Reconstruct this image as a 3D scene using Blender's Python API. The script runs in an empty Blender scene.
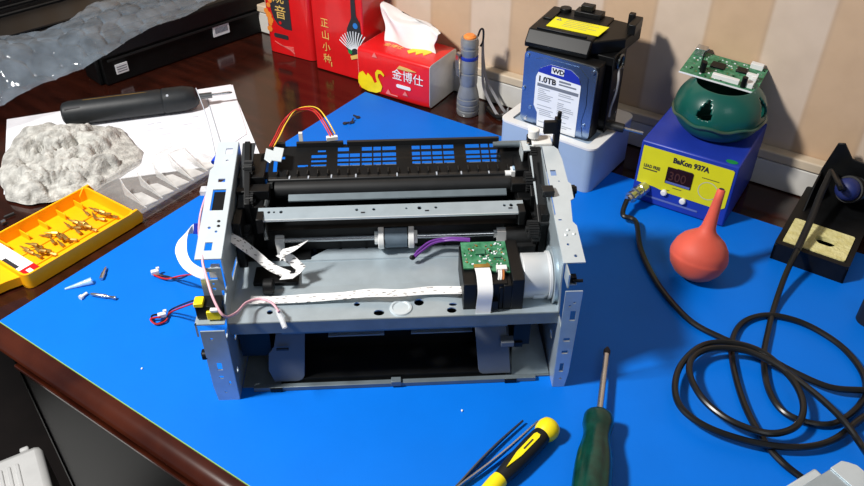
import bpy, bmesh, math, random
from mathutils import Vector, Matrix, noise
random.seed(7)
SC = bpy.context.scene
COL = SC.collection
R = math.radians
# ---------------------------------------------------------------- view geometry (camera 0.61 m above the desk top, z = 0 is the desk top)
CF, CH, CT = 788.0, 0.612, R(37.9)
def W(px, py, h=0.0):
    u = (px-432)/CF; v = (py-243)/CF
    z = (CH-h)/(math.sin(CT)+v*math.cos(CT))
    return Vector((u*z, z*(math.cos(CT)-v*math.sin(CT)), h))
# desk frame: u along the desk's front edge, w towards the wall
M0 = Vector((-.484, .642, 0)); DU = Vector((.83, -.558, 0)).normalized(); DW = Vector((-DU.y, DU.x, 0))
YAW = math.atan2(DU.y, DU.x)
def D(u, w, z=0): return M0+DU*u+DW*w+Vector((0, 0, z))

# ---------------------------------------------------------------- materials
MATS = {}
def mat(name, col, rough=.5, metal=0., spec=.5, nz=.06, scale=40, bump=0., bscale=None, coat=0., trans=0., alpha=1., emit=None, sss=0., col2=None, stretch=None, sheen=0., ior=1.45):
    m = bpy.data.materials.new(name); m.use_nodes = True
    nt = m.node_tree; b = nt.nodes['Principled BSDF']; N = nt.nodes.new; L = nt.links.new
    b.inputs['Roughness'].default_value = rough; b.inputs['Metallic'].default_value = metal
    b.inputs['Specular IOR Level'].default_value = spec; b.inputs['Coat Weight'].default_value = coat
    b.inputs['Coat Roughness'].default_value = .08; b.inputs['IOR'].default_value = ior
    b.inputs['Transmission Weight'].default_value = trans; b.inputs['Alpha'].default_value = alpha
    if sheen: b.inputs['Sheen Weight'].default_value = sheen
    if sss:
        b.inputs['Subsurface Weight'].default_value = sss; b.inputs['Subsurface Radius'].default_value = (.01, .004, .003)
    tc = N('ShaderNodeTexCoord'); mp = N('ShaderNodeMapping'); L(tc.outputs['Object'], mp.inputs['Vector'])
    if stretch: mp.inputs['Scale'].default_value = stretch
    n = N('ShaderNodeTexNoise'); n.inputs['Scale'].default_value = scale; n.inputs['Detail'].default_value = 4
    L(mp.outputs['Vector'], n.inputs['Vector'])
    r = N('ShaderNodeValToRGB'); L(n.outputs['Fac'], r.inputs['Fac'])
    c2 = col2 or tuple(min(1, c*(1+nz)) for c in col); c1 = col if col2 else tuple(c*(1-nz) for c in col)
    r.color_ramp.elements[0].position = .35; r.color_ramp.elements[1].position = .65
    r.color_ramp.elements[0].color = (*c1, 1); r.color_ramp.elements[1].color = (*c2, 1)
    L(r.outputs['Color'], b.inputs['Base Color'])
    if bump:
        n2 = N('ShaderNodeTexNoise'); n2.inputs['Scale'].default_value = bscale or scale*4; n2.inputs['Detail'].default_value = 5
        L(mp.outputs['Vector'], n2.inputs['Vector'])
        bp = N('ShaderNodeBump'); bp.inputs['Strength'].default_value = bump; bp.inputs['Distance'].default_value = .002
        L(n2.outputs['Fac'], bp.inputs['Height']); L(bp.outputs['Normal'], b.inputs['Normal'])
    if emit:
        b.inputs['Emission Color'].default_value = (*emit[:3], 1); b.inputs['Emission Strength'].default_value = emit[3]
    MATS[name] = m
    return m
mat('wood', (.016, .0038, .0022), .16, nz=.35, scale=9, stretch=(1, 7, 1), coat=.4, col2=(.034, .0075, .004))
mat('wood_edge', (.022, .004, .002), .2, nz=.3, scale=12, coat=.5, spec=.3, col2=(.055, .011, .004))
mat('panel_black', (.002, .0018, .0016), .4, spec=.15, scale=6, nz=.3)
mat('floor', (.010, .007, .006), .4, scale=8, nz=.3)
mat('mat_blue', (.0, .142, .63), .5, spec=.2, nz=.03, scale=14, bump=.05, bscale=300)
mat('mat_rim', (.25, .45, .12), .6)
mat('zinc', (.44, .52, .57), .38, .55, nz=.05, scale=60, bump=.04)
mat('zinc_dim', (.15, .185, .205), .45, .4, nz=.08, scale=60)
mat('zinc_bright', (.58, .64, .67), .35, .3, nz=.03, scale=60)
mat('steel', (.55, .56, .57), .22, .95, nz=.05)
mat('motor_grey', (.62, .64, .65), .45, .25, nz=.03)
mat('dark_steel', (.16, .17, .17), .3, .9, nz=.1)
mat('black', (.0035, .0038, .0042), .42, nz=.3, scale=50, spec=.3)
mat('black_soft', (.0075, .008, .0085), .5, nz=.2, scale=50)
mat('black_gloss', (.003, .003, .0035), .2, nz=.2)
mat('charcoal', (.009, .0115, .014), .5, nz=.2, scale=80, bump=.05)
mat('rubber_grey', (.11, .15, .19), .7, nz=.1, scale=80)
mat('guide_grey', (.085, .10, .125), .45, nz=.05)
mat('white_plastic', (.74, .74, .73), .4, nz=.03)
mat('white_matte', (.80, .80, .80), .75, nz=.02)
mat('dock_shaded_white', (.33, .43, .56), .4, nz=.03)  # white plastic, with shade and blue bounce put into the colour
mat('paper', (.80, .81, .86), .7, nz=.02, scale=6)
mat('print_grey', (.62, .63, .70), .8)
mat('label_white', (.76, .79, .83), .5, nz=.02)
mat('ink', (.02, .02, .025), .6)
mat('ink_mid', (.16, .18, .22), .6)
mat('ink_pale', (.38, .41, .46), .6)
mat('wd_blue', (.015, .03, .36), .4)
mat('hdd_cast', (.20, .28, .42), .22, .85, nz=.12, scale=18)  # silver metal; reflection of the blue mat is painted into its base colour
mat('yellow_label', (.86, .78, .01), .45, nz=.03)
mat('yellow', (.88, .70, .01), .35, nz=.03)
mat('station_yellow', (.62, .60, .01), .45, nz=.03)
mat('station_blue', (.012, .035, .33), .38, nz=.08, scale=30, bump=.06, bscale=500)
mat('digit', (.055, .018, .016), .5)
mat('display', (.018, .006, .008), .2)
mat('display_blue', (.10, .14, .38), .3)
mat('sticker_green', (.01, .22, .05), .4)
mat('sponge', (.62, .55, .22), .95, nz=.2, scale=120, bump=.8, bscale=260, col2=(.74, .68, .33))
mat('iron_blue', (.012, .022, .12), .5, nz=.1)
mat('pot_green', (.004, .070, .055), .32, nz=.3, scale=12, coat=.15, col2=(.007, .10, .075))
mat('pot_rim', (.045, .06, .035), .3, nz=.5, scale=25, coat=.5, col2=(.012, .08, .06))
mat('pcb', (.012, .13, .05), .45, nz=.4, scale=160, col2=(.07, .26, .14))
mat('pcb_dark', (.012, .10, .05), .4, nz=.4, scale=160, col2=(.05, .20, .11))
mat('gold', (.80, .52, .14), .4, .15)
mat('brass', (.40, .25, .06), .4, .7, nz=.25)
mat('bulb_red', (.66, .095, .055), .6, nz=.10, scale=25, sss=.1, sheen=.1)
mat('cable_black', (.006, .0065, .007), .28, nz=.2)
mat('handle_green', (.0015, .034, .023), .3, nz=.3, scale=90, coat=.3, bump=.12, bscale=150)
mat('red_box', (.62, .008, .010), .28, nz=.05, coat=.4)
mat('red_film', (.70, .010, .012), .3, nz=.06, coat=.3, bump=.15, bscale=30)
mat('pale_red', (.80, .20, .18), .4)
mat('tissue', (.82, .80, .79), .9, nz=.02, bump=.2, bscale=80)
mat('clear_side', (.58, .57, .54), .3, nz=.10, scale=25, coat=.5, bump=.4, bscale=35, col2=(.74, .73, .70))
mat('swan', (.86, .66, .01), .4, nz=.1)
mat('orange_case', (.98, .44, .004), .35, nz=.04, sss=.05)
mat('orange_tip', (.85, .26, .05), .4)
mat('torch_grey', (.30, .31, .31), .42, .5, nz=.1)
mat('rag', (.30, .295, .275), .95, nz=.2, scale=95, bump=1., bscale=330, col2=(.55, .545, .51), sheen=.1)
mat('wire_red', (.52, .02, .02), .4)
mat('wire_black', (.01, .01, .012), .4)
mat('wire_orange', (.72, .22, .03), .4)
mat('wire_yellow', (.75, .5, .04), .4)
mat('wire_pink', (.72, .40, .46), .4)
mat('wire_purple', (.15, .04, .27), .4)
mat('wire_white', (.70, .69, .66), .4)
mat('wire_blue', (.01, .05, .5), .35)
mat('copper', (.62, .22, .06), .35, .5)
mat('peacock_blue', (.02, .18, .55), .4)
mat('grey_strap', (.27, .27, .28), .6)

def clear(name, col=(.9, .95, 1), a=.35, rough=.1, bump=0, bscale=200, diff=.5):
    m = bpy.data.materials.new(name); m.use_nodes = True; nt = m.node_tree
    for n in list(nt.nodes): nt.nodes.remove(n)
    N = nt.nodes.new; L = nt.links.new
    out = N('ShaderNodeOutputMaterial'); t = N('ShaderNodeBsdfTransparent')
    p = N('ShaderNodeBsdfPrincipled'); p.inputs['Roughness'].default_value = rough; p.inputs['Base Color'].default_value = (*col, 1)
    p.inputs['Specular IOR Level'].default_value = .8; p.inputs['Coat Weight'].default_value = .5
    mx = N('ShaderNodeMixShader'); tc = N('ShaderNodeTexCoord'); nz = N('ShaderNodeTexNoise')
    nz.inputs['Scale'].default_value = bscale; L(tc.outputs['Object'], nz.inputs['Vector'])
    mr = N('ShaderNodeMapRange'); mr.inputs['From Min'].default_value = .3; mr.inputs['From Max'].default_value = .7
    mr.inputs['To Min'].default_value = a*.75; mr.inputs['To Max'].default_value = a*1.25
    L(nz.outputs['Fac'], mr.inputs['Value']); L(mr.outputs['Result'], mx.inputs['Fac'])
    L(t.outputs[0], mx.inputs[1]); L(p.outputs[0], mx.inputs[2]); L(mx.outputs[0], out.inputs['Surface'])
    if bump:
        bp = N('ShaderNodeBump'); bp.inputs['Strength'].default_value = bump; bp.inputs['Distance'].default_value = .003
        L(nz.outputs['Fac'], bp.inputs['Height']); L(bp.outputs['Normal'], p.inputs['Normal'])
    MATS[name] = m
clear('clear_lid', (.75, .75, .74), .15, .12, bscale=30)
clear('clear_fin', (.85, .85, .84), .45, .15, bscale=60)
clear('bubble', (.34, .41, .49), .30, .08, bump=.9, bscale=38)
clear('sleeve', (.8, .82, .84), .55, .2)
clear('cone_plastic', (.45, .70, .95), .62, .3)

def ffc_mat():
    m = mat('ffc', (.78, .78, .78), .4); nt = m.node_tree; N = nt.nodes.new; L = nt.links.new
    b = nt.nodes['Principled BSDF']; tc = N('ShaderNodeTexCoord'); v = N('ShaderNodeTexVoronoi'); v.inputs['Scale'].default_value = 260
    mp = N('ShaderNodeMapping'); mp.inputs['Scale'].default_value = (.45, 1.6, 1); L(tc.outputs['Object'], mp.inputs['Vector']); L(mp.outputs['Vector'], v.inputs['Vector'])
    r = N('ShaderNodeValToRGB'); L(v.outputs['Distance'], r.inputs['Fac']); r.color_ramp.interpolation = 'CONSTANT'
    r.color_ramp.elements[0].color = (.16, .15, .15, 1); r.color_ramp.elements[1].position = .25; r.color_ramp.elements[1].color = (.80, .80, .79, 1)
    L(r.outputs['Color'], b.inputs['Base Color'])
ffc_mat()

def wallpaper():
    m = mat('wallpaper', (.5, .4, .3), .7, nz=.0); nt = m.node_tree; N = nt.nodes.new; L = nt.links.new
    b = nt.nodes['Principled BSDF']; tc = N('ShaderNodeTexCoord'); sp = N('ShaderNodeSeparateXYZ'); L(tc.outputs['Object'], sp.inputs[0])
    a = N('ShaderNodeMath'); a.operation = 'SUBTRACT'; a.inputs[1].default_value = .137-10*.147; L(sp.outputs['X'], a.inputs[0])
    d = N('ShaderNodeMath'); d.operation = 'DIVIDE'; d.inputs[1].default_value = .147; L(a.outputs[0], d.inputs[0])
    f = N('ShaderNodeMath'); f.operation = 'FRACT'; L(d.outputs[0], f.inputs[0])
    r = N('ShaderNodeValToRGB'); L(f.outputs[0], r.inputs['Fac']); cr = r.color_ramp
    cream = (.60, .475, .365, 1); tan = (.55, .38, .24, 1); seam = (.50, .35, .23, 1)
    pts = [(0, seam), (.03, cream), (.47, cream), (.50, seam), (.53, tan), (.97, tan), (.999, seam)]
    cr.elements[0].position, cr.elements[0].color = pts[0]; cr.elements[1].position, cr.elements[1].color = pts[-1]
    for p, c in pts[1:-1]: e = cr.elements.new(p); e.color = c
    n = N('ShaderNodeTexNoise'); n.inputs['Scale'].default_value = 25; n.inputs['Detail'].default_value = 6; L(tc.outputs['Object'], n.inputs['Vector'])
    mx = N('ShaderNodeMix'); mx.data_type = 'RGBA'; mx.blend_type = 'MULTIPLY'; mx.inputs[0].default_value = .35
    L(r.outputs['Color'], mx.inputs[6]); r2 = N('ShaderNodeValToRGB'); L(n.outputs['Fac'], r2.inputs['Fac'])
    r2.color_ramp.elements[0].position = .3; r2.color_ramp.elements[0].color = (.78, .76, .74, 1); r2.color_ramp.elements[1].position = .6; r2.color_ramp.elements[1].color = (1, 1, 1, 1)
    L(r2.outputs['Color'], mx.inputs[7]); L(mx.outputs[2], b.inputs['Base Color'])
wallpaper()
mat('skirting', (.62, .60, .55), .5, nz=.08, scale=20)
mat('skirting_cap', (.58, .48, .35), .5, nz=.1, scale=20)

# ---------------------------------------------------------------- mesh builder
class G:
    """collects shapes; becomes ONE mesh object"""
    def __init__(s): s.v = []; s.f = []; s.m = []; s.mi = 0; s.mats = []
    def use(s, name):
        if name not in s.mats: s.mats.append(name)
        s.mi = s.mats.index(name); return s
    def add(s, vs, fs, M=None):
        o = len(s.v)
        s.v += [tuple(M @ Vector(p)) if M else tuple(p) for p in vs]
        s.f += [tuple(i+o for i in f) for f in fs]; s.m += [s.mi]*len(fs); return s
    def box(s, c, d, M=None, rz=0, rx=0, ry=0):
        x, y, z = d[0]/2, d[1]/2, d[2]/2
        T = Matrix.Translation(c) @ Matrix.Rotation(rz, 4, 'Z') @ Matrix.Rotation(ry, 4, 'Y') @ Matrix.Rotation(rx, 4, 'X')
        if M: T = M @ T
        vs = [(a*x, b*y, e*z) for e in (-1, 1) for a, b in ((-1, -1), (1, -1), (1, 1), (-1, 1))]
        return s.add(vs, [(3, 2, 1, 0), (4, 5, 6, 7), (0, 1, 5, 4), (1, 2, 6, 5), (2, 3, 7, 6), (3, 0, 4, 7)], T)
    def bx(s, x0, x1, y0, y1, z0, z1): return s.box(((x0+x1)/2, (y0+y1)/2, (z0+z1)/2), (abs(x1-x0), abs(y1-y0), abs(z1-z0)))
    def prism(s, pts, vec):
        """polygon pts (3D) extruded by vec"""
        pts = [Vector(p) for p in pts]; vec = Vector(vec); n = len(pts)
        nm = Vector((0, 0, 0))
        for i in range(n): nm += pts[i].cross(pts[(i+1) % n])
        if nm.dot(vec) < 0: pts = pts[::-1]
        vs = [tuple(p) for p in pts]+[tuple(p+vec) for p in pts]
        fs = [tuple(range(n))[::-1], tuple(range(n, 2*n))]+[(i, (i+1) % n, n+(i+1) % n, n+i) for i in range(n)]
        return s.add(vs, fs)
    def rings(s, rings, cap=True, close=False):
        n = len(rings[0]); vs = [p for r in rings for p in r]; fs = []
        m = len(rings)
        for j in range(m if close else m-1):
            a = j*n; b = ((j+1) % m)*n
            for i in range(n): fs.append((a+i, a+(i+1) % n, b+(i+1) % n, b+i))
        if cap and not close: fs += [tuple(range(n))[::-1], tuple(range((m-1)*n, m*n))]
        return s.add(vs, fs)
    def tube(s, pts, r, n=8, step=6, smooth=True, flat=None):
        pts = [Vector(p) for p in pts]
        if smooth and len(pts) > 2: pts = spline(pts, step)
        rs = r if callable(r) else (lambda t: r)
        rg = []; m = len(pts); up = Vector((0, 0, 1)); prev = None
        for i, p in enumerate(pts):
            t = (pts[min(i+1, m-1)]-pts[max(i-1, 0)]).normalized()
            if prev is None:
                a = t.cross(up if abs(t.z) < .9 else Vector((1, 0, 0))).normalized()
            else: a = (prev-t*prev.dot(t)).normalized()
            prev = a; b = t.cross(a); q = rs(i/(m-1))
            rg.append([tuple(p+a*(q*math.cos(2*math.pi*k/n))+b*(q*math.sin(2*math.pi*k/n))) for k in range(n)])
        return s.rings(rg)
    def cyl(s, p0, p1, r0, r1=None, n=20): 
        r1 = r0 if r1 is None else r1
        return s.tube([p0, p1], lambda t: r0+(r1-r0)*t, n, smooth=False)
    def lathe(s, prof, p0, axis, n=24):
        """profile [(dist along axis, radius)] from p0"""
        p0 = Vector(p0); t = Vector(axis).normalized(); a = t.orthogonal().normalized(); b = t.cross(a)
        return s.rings([[tuple(p0+t*h+(a*math.cos(2*math.pi*k/n)+b*math.sin(2*math.pi*k/n))*max(q, 1e-5)) for k in range(n)] for h, q in prof])
    def ribbon(s, pts, wv, th=.0004, step=6, smooth=True):
        """flat strip along pts; wv one width vector or one per point"""
        pts = [Vector(p) for p in pts]; ws = [Vector(w) for w in wv] if isinstance(wv, list) else [Vector(wv)]*len(pts)
        if smooth: pts, ws = spline(pts, step), spline(ws, step)
        m = len(pts); rg = []
        for i, p in enumerate(pts):
            t = (pts[min(i+1, m-1)]-pts[max(i-1, 0)]).normalized(); w = ws[i]; nn = t.cross(w).normalized()*th/2; w = w/2
            rg.append([tuple(p-w-nn), tuple(p+w-nn), tuple(p+w+nn), tuple(p-w+nn)])
        return s.rings(rg)
    def sheet(s, fn, nu, nv, th=.0):
        vs = [fn(i/nu, j/nv) for j in range(nv+1) for i in range(nu+1)]
        fs = [(j*(nu+1)+i, j*(nu+1)+i+1, (j+1)*(nu+1)+i+1, (j+1)*(nu+1)+i) for j in range(nv) for i in range(nu)]
        return s.add(vs, fs)
    def ball(s, c, r, sc=(1, 1, 1), n=20):
        c = Vector(c)
        return s.rings([[(c.x+r*sc[0]*math.sin(a)*math.cos(2*math.pi*k/n), c.y+r*sc[1]*math.sin(a)*math.sin(2*math.pi*k/n), c.z-r*sc[2]*math.cos(a)) for k in range(n)]
                        for a in [max(.02, min(math.pi-.02, math.pi*j/(n//2))) for j in range(n//2+1)]])
    def plate(s, outline, holes, th, M):
        """2D outline with real holes, thickness th, placed with matrix M"""
        cu = bpy.data.curves.new('t', 'CURVE'); cu.dimensions = '2D'; cu.fill_mode = 'BOTH'; cu.extrude = th/2
        for pl in [outline]+holes:
            sp = cu.splines.new('POLY'); sp.points.add(len(pl)-1); sp.use_cyclic_u = True
            for i, p in enumerate(pl): sp.points[i].co = (p[0], p[1], 0, 1)
        return s._curve(cu, M)
    def text(s, body, size, M, ex=.0002, align='LEFT', bold=0, sx=1.):
        cu = bpy.data.curves.new('t', 'FONT'); cu.body = body; cu.size = size; cu.extrude = ex; cu.align_x = align; cu.offset = bold
        cu.resolution_u = 3
        return s._curve(cu, M @ Matrix.Diagonal((sx, 1, 1, 1)))
    def _curve(s, cu, M):
        o = bpy.data.objects.new('t', cu); COL.objects.link(o); bpy.context.view_layer.update()
        me = bpy.data.meshes.new_from_object(o.evaluated_get(bpy.context.evaluated_depsgraph_get()))
        s.add([v.co.copy() for v in me.vertices], [tuple(p.vertices) for p in me.polygons], M)
        bpy.data.objects.remove(o); bpy.data.curves.remove(cu); bpy.data.meshes.remove(me)
        return s

def spline(pts, step):
    out = []; n = len(pts)
    for i in range(n-1):
        p0, p1, p2, p3 = pts[max(i-1, 0)], pts[i], pts[i+1], pts[min(i+2, n-1)]
        for k in range(step):
            t = k/step
            out.append(.5*((2*p1)+(p2-p0)*t+(2*p0-5*p1+4*p2-p3)*t*t+(3*p1-p0-3*p2+p3)*t**3))
    out.append(pts[-1]); return out
def circ(cx, cy, r, n=14, ry=None): return [(cx+r*math.cos(2*math.pi*k/n), cy+(ry or r)*math.sin(2*math.pi*k/n)) for k in range(n)]
def rect(x0, x1, y0, y1): return [(x0, y0), (x1, y0), (x1, y1), (x0, y1)]
def rrect(x0, x1, y0, y1, r, n=4):
    o = []
    for cx, cy, a0 in ((x1-r, y0+r, -90), (x1-r, y1-r, 0), (x0+r, y1-r, 90), (x0+r, y0+r, 180)):
        o += [(cx+r*math.cos(R(a0+90*k/n)), cy+r*math.sin(R(a0+90*k/n))) for k in range(n+1)]
    return o
def frame(o, ex, ey):
    """matrix with origin o, x along ex, y along ey"""
    ex = Vector(ex).normalized(); ez = ex.cross(Vector(ey)).normalized(); ey = ez.cross(ex)
    m = Matrix((ex, ey, ez)).transposed().to_4x4(); m.translation = Vector(o); return m

def obj(name, g, m=None, parent=None, bev=0, smooth=35, label=None):
    """one mesh object; with a parent the vertices are in the parent's local frame"""
    me = bpy.data.meshes.new(name); me.from_pydata(g.v, [], g.f)
    names = g.mats if g.mats else [m]
    if m and g.mats and m not in g.mats: pass
    for nme in names: me.materials.append(MATS[nme])
    if g.mats: me.polygons.foreach_set('material_index', g.m)
    me.validate(); bm = bmesh.new(); bm.from_mesh(me); bmesh.ops.recalc_face_normals(bm, faces=bm.faces); bm.to_mesh(me); bm.free()
    o = bpy.data.objects.new(name, me); COL.objects.link(o)
    if smooth:
        me.polygons.foreach_set('use_smooth', [True]*len(me.polygons)); me.set_sharp_from_angle(angle=R(smooth))
    if bev:
        b = o.modifiers.new('bevel', 'BEVEL'); b.width = bev; b.segments = 2; b.limit_method = 'ANGLE'; b.angle_limit = R(40)
    if parent: o.parent = parent
    if label: o['label'] = label
    return o
def thing(name, label, cat, loc=(0, 0, 0), rz=0, group=None):
    o = bpy.data.objects.new(name, None); COL.objects.link(o); o.location = loc; o.rotation_euler = (0, 0, rz); o.empty_display_size = .01
    o['label'] = label; o['category'] = cat
    if group: o['group'] = group
    return o
def tag(o, label, cat, group=None):
    o['label'] = label; o['category'] = cat
    if group: o['group'] = group
    return o
def mesh_thing(name, g, m, label, cat, loc=(0, 0, 0), rz=0, group=None, bev=0, smooth=35, shift=True):
    """top-level single mesh; g in world coords, moved so that its origin is at loc"""
    if shift:
        Mi = (Matrix.Translation(loc) @ Matrix.Rotation(rz, 4, 'Z')).inverted(); g.v = [tuple(Mi @ Vector(p)) for p in g.v]
    o = obj(name, g, m, None, bev, smooth); o.location = loc; o.rotation_euler = (0, 0, rz)
    return tag(o, label, cat, group)
def struct(name, g, m, loc=(0, 0, 0), rz=0, bev=0):
    o = obj(name, g, m, None, bev); o.location = loc; o.rotation_euler = (0, 0, rz); o['kind'] = 'structure'; return o
class Loc:
    """world -> local of a thing at loc / rz"""
    def __init__(s, loc, rz): s.i = (Matrix.Translation(loc) @ Matrix.Rotation(rz, 4, 'Z')).inverted()
    def __call__(s, p): return s.i @ Vector(p)

# ---------------------------------------------------------------- the setting
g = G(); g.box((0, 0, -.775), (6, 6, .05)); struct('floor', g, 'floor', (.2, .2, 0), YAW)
g = G(); g.box((0, .03, .2), (5, .06, 1.9)); struct('wall_back', g, 'wallpaper', D(0, .772), YAW)
g = G(); g.use('skirting').bx(-1, 1.8, -.016, 0, .0, .040); g.use('skirting_cap').bx(-1, 1.8, -.018, 0, .041, .055)
struct('trim_1', g, None, D(0, .7715), YAW, bev=.002)

# desk
dk = thing('desk', 'glossy dark mahogany desk under the blue work mat, rounded wooden front edge', 'desk', D(0, 0, -.75), YAW)
g = G(); g.bx(-1.0, 1.7, 0, .771, .71, .749); obj('desktop', g, 'wood', dk)
g = G(); prof = [(.0, .750), (-.007, .7495), (-.014, .747), (-.019, .742), (-.0205, .736), (-.018, .730), (-.010, .7265), (0, .726)]
g.prism([(-1.0, y, z) for y, z in prof], (2.7, 0, 0)); obj('edge_moulding', g, 'wood_edge', dk)
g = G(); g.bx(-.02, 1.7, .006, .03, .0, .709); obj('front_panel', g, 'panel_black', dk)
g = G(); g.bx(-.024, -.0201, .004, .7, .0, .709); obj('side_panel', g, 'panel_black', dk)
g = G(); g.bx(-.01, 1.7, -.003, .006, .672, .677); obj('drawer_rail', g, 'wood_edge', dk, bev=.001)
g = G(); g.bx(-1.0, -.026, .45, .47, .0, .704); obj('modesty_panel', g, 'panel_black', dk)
g = G(); g.bx(0, 1.55, 0, .667, .0, .0018)
mt = mesh_thing('work_mat', g, 'mat_blue', 'large bright blue work mat covering most of the desk under the printer frame', 'mat', D(0, 0), YAW, shift=False)
g = G(); g.bx(-.0004, 1.55, -.0008, -.0001, .0004, .0016); obj('rim', g, 'mat_rim', mt, label='thin greenish cut edge')

# white louvred casing on the floor
lc = W(40, 442, -.51); lc.z = -.75; l1_ = (W(40, 442, -.51)-W(-10, 462, -.51)).normalized(); lz = math.atan2(l1_.y, l1_.x)
t = thing('ribbed_casing', 'white ribbed plastic casing on the floor in the dark under the desk', 'casing', lc, lz)
g = G(); g.bx(-.30, .0, -.28, .0, 0, .24); obj('body', g, 'white_plastic', t, bev=.012)
g = G()
for k in range(16): g.bx(-.24+k*.013, -.2345+k*.013, -.26, -.03, .2402, .243)
obj('ribs', g, 'white_plastic', t, bev=.002)
g = G(); g.bx(-.035, -.02, .001, .010, .18, .235); obj('latch', g, 'white_plastic', t, bev=.003)
# ---------------------------------------------------------------- tea boxes
X, Y, Z = Vector((1, 0, 0)), Vector((0, 1, 0)), Vector((0, 0, 1))
a = W(269, 50); b = W(315, 62); ex = (b-a).normalized(); rz = math.atan2(ex.y, ex.x)
t = thing('tea_gift_box', 'red tea box with a black and gold characters panel, beside the black cartridge', 'box', a, rz)
Lw = (b-a).length
g = G(); g.prism([(x, y, 0) for x, y in rrect(0, Lw, 0, .07, .012)], (0, 0, .21)); obj('box_body', g, 'red_box', t)
FM = frame((0, -.0006, 0), X, Z)          # x right, y up on the front face
g = G(); g.plate([(.022, .066), (.030, .055), (.045, .050), (.060, .050), (.060, .20), (.018, .20), (.018, .08)], [], .0008, FM); obj('panel', g, 'ink', t, label='black panel')
g = G(); FM2 = frame((0, -.0014, 0), X, Z)
g.text('观', .026, frame((.024, -.0014, .098), X, Z), bold=0); g.text('音', .026, frame((.026, -.0014, .070), X, Z)); obj('lettering', g, 'gold', t)
g = G(); g.plate(circ(.036, .060, .003), [], .0006, FM2); obj('seal', g, 'red_box', t)
g = G()
g.plate(rrect(.018, .050, .030, .038, .003), [], .0008, FM)
obj('strip_print', g, 'ink', t)
g = G(); random.seed(2)
for k in range(16): g.plate(circ(.006+random.random()*.012, .03+random.random()*.10, .004+random.random()*.004, 7), [], .0004+k*.00004, FM)
obj('flower_print', g, 'wire_orange', t)
g = G()
for k in range(7): g.ribbon([(.018+k*.003, -.0008, .022-k*.001), (.035+k*.004, -.0008, .016-k*.0012), (.060, -.0008, .018-k*.003)], (0, 0, .0011), .0004)
obj('pattern_print', g, 'pale_red', t)

a = W(317, 68); b = W(366, 82.5); ex = (b-a).normalized(); rz = math.atan2(ex.y, ex.x); Lw = (b-a).length
t = thing('tea_gift_box', 'red tea box with vertical gold characters and a feathered bird, behind the tissue pack', 'box', a, rz)
g = G(); g.bx(0, Lw, 0, .065, 0, .24); obj('box_body', g, 'red_box', t, bev=.002)
g = G()
for k, c in enumerate('正山小种'): g.text(c, .0175, frame((.018, -.001, .083-k*.0215), X, Z))
g.bx(.034, .036, -.0012, -.0005, .012, .020); obj('lettering', g, 'gold', t)
g = G(); random.seed(5); g.use('ink'); F2 = frame((0, -.0008, 0), X, Z)
g.plate([(.070, .055), (.083, .040), (.098, .050), (.104, .075), (.101, .105), (.094, .115), (.092, .20), (.086, .20), (.084, .11), (.074, .09)], [], .0006, F2)
g.use('label_white')
for k in range(11):
    an = R(62+k*9); c = Vector((.090, 0, .048)); d = Vector((math.cos(an)*1, 0, math.sin(an)))
    g.ribbon([c+d*.010+Y*-.0014, c+d*.026+Y*-.0014, c+d*.040+Vector((.002, -.0014, 0))], (.0016*math.sin(an), 0, -.0016*math.cos(an)), .0004)
g.use('peacock_blue'); g.plate(circ(.092, .098, .005, 10), [], .0018, F2); g.use('gold'); g.plate([(.080, .036), (.105, .046), (.1, .052), (.078, .042)], [], .0018, F2)
g.use('sticker_green'); g.plate(circ(.078, .050, .0045, 8), [], .0018, F2)
obj('bird_print', g, None, t, label='black and white bird with fanned feathers')

# ---------------------------------------------------------------- tissue pack
a = W(359.5, 89.5); b = W(429, 110); c = W(458, 91); ex = (b-a).normalized(); rz = math.atan2(ex.y, ex.x); TL = (b-a).length; TD = .086; TH = .076
t = thing('tissue_pack', 'red soft pack of tissues with a yellow swan and a white tissue pulled out', 'tissue pack', a, rz)
g = G(); g.use('red_film')
def tp(x, s, z):
    """cross-section bulge"""
    return z
rg = []
for i in range(13):
    x = TL*i/12; e = 1-abs(2*i/12-1)**8
    k = .98+.02*e; rg.append([(x, TD/2+(yy-TD/2)*k, TH/2+(zz-TH/2)*k) for yy, zz in rrect(0, TD, 0, TH, .006, 3)])
g.rings(rg, cap=False); obj('wrapper', g, None, t)
g = G(); g.prism([(TL-.001, TD/2+(y-TD/2)*.97, TH/2+(z-TH/2)*.97) for y, z in rrect(0, TD, 0, TH, .006, 3)], (.0016, 0, 0))
obj('end_film', g, 'clear_side', t); g = G(); g.prism([(.001, TD/2+(y-TD/2)*.97, TH/2+(z-TH/2)*.97) for y, z in rrect(0, TD, 0, TH, .006, 3)], (-.0016, 0, 0)); obj('end_film', g, 'clear_side', t, label='crinkled clear end film')
F = lambda x, z: frame((x, -.0012, z), X, Z)
g = G(); g.text('金博仕', .0200, F(.068, .040))
obj('lettering', g, 'white_matte', t)
g = G(); g.plate([(.078, .058), (.083, .064), (.1, .063), (.115, .060), (.098, .058)], [], .0006, F(0, 0)); obj('crown_print', g, 'gold', t)
g = G(); g.plate(rrect(.076, .104, .025, .031, .003), [], .0006, F(0, 0)); obj('strip_print', g, 'white_matte', t)
g = G()
for k in range(1): g.bx(.055+k*.026, .078+k*.026, -.0013, -.0008, .0075, .0095)
for cx, cz in ((.093, .017), (.060, .012), (.035, .070)): g.plate([(cx-.005, cz-.003), (cx, cz+.005), (cx+.005, cz-.003)], [], .0008, F(0, 0))
obj('small_print', g, 'pale_red', t)
sw = [(.000, .014), (.006, .006), (.020, .003), (.036, .004), (.045, .009), (.048, .018), (.044, .026), (.040, .033), (.041, .039), (.046, .041), (.052, .037), (.053, .040), (.047, .046), (.039, .046), (.035, .040), (.036, .031), (.038, .024), (.033, .021), (.028, .030), (.020, .036), (.017, .030), (.010, .037), (.002, .032), (.000, .024)]
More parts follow.
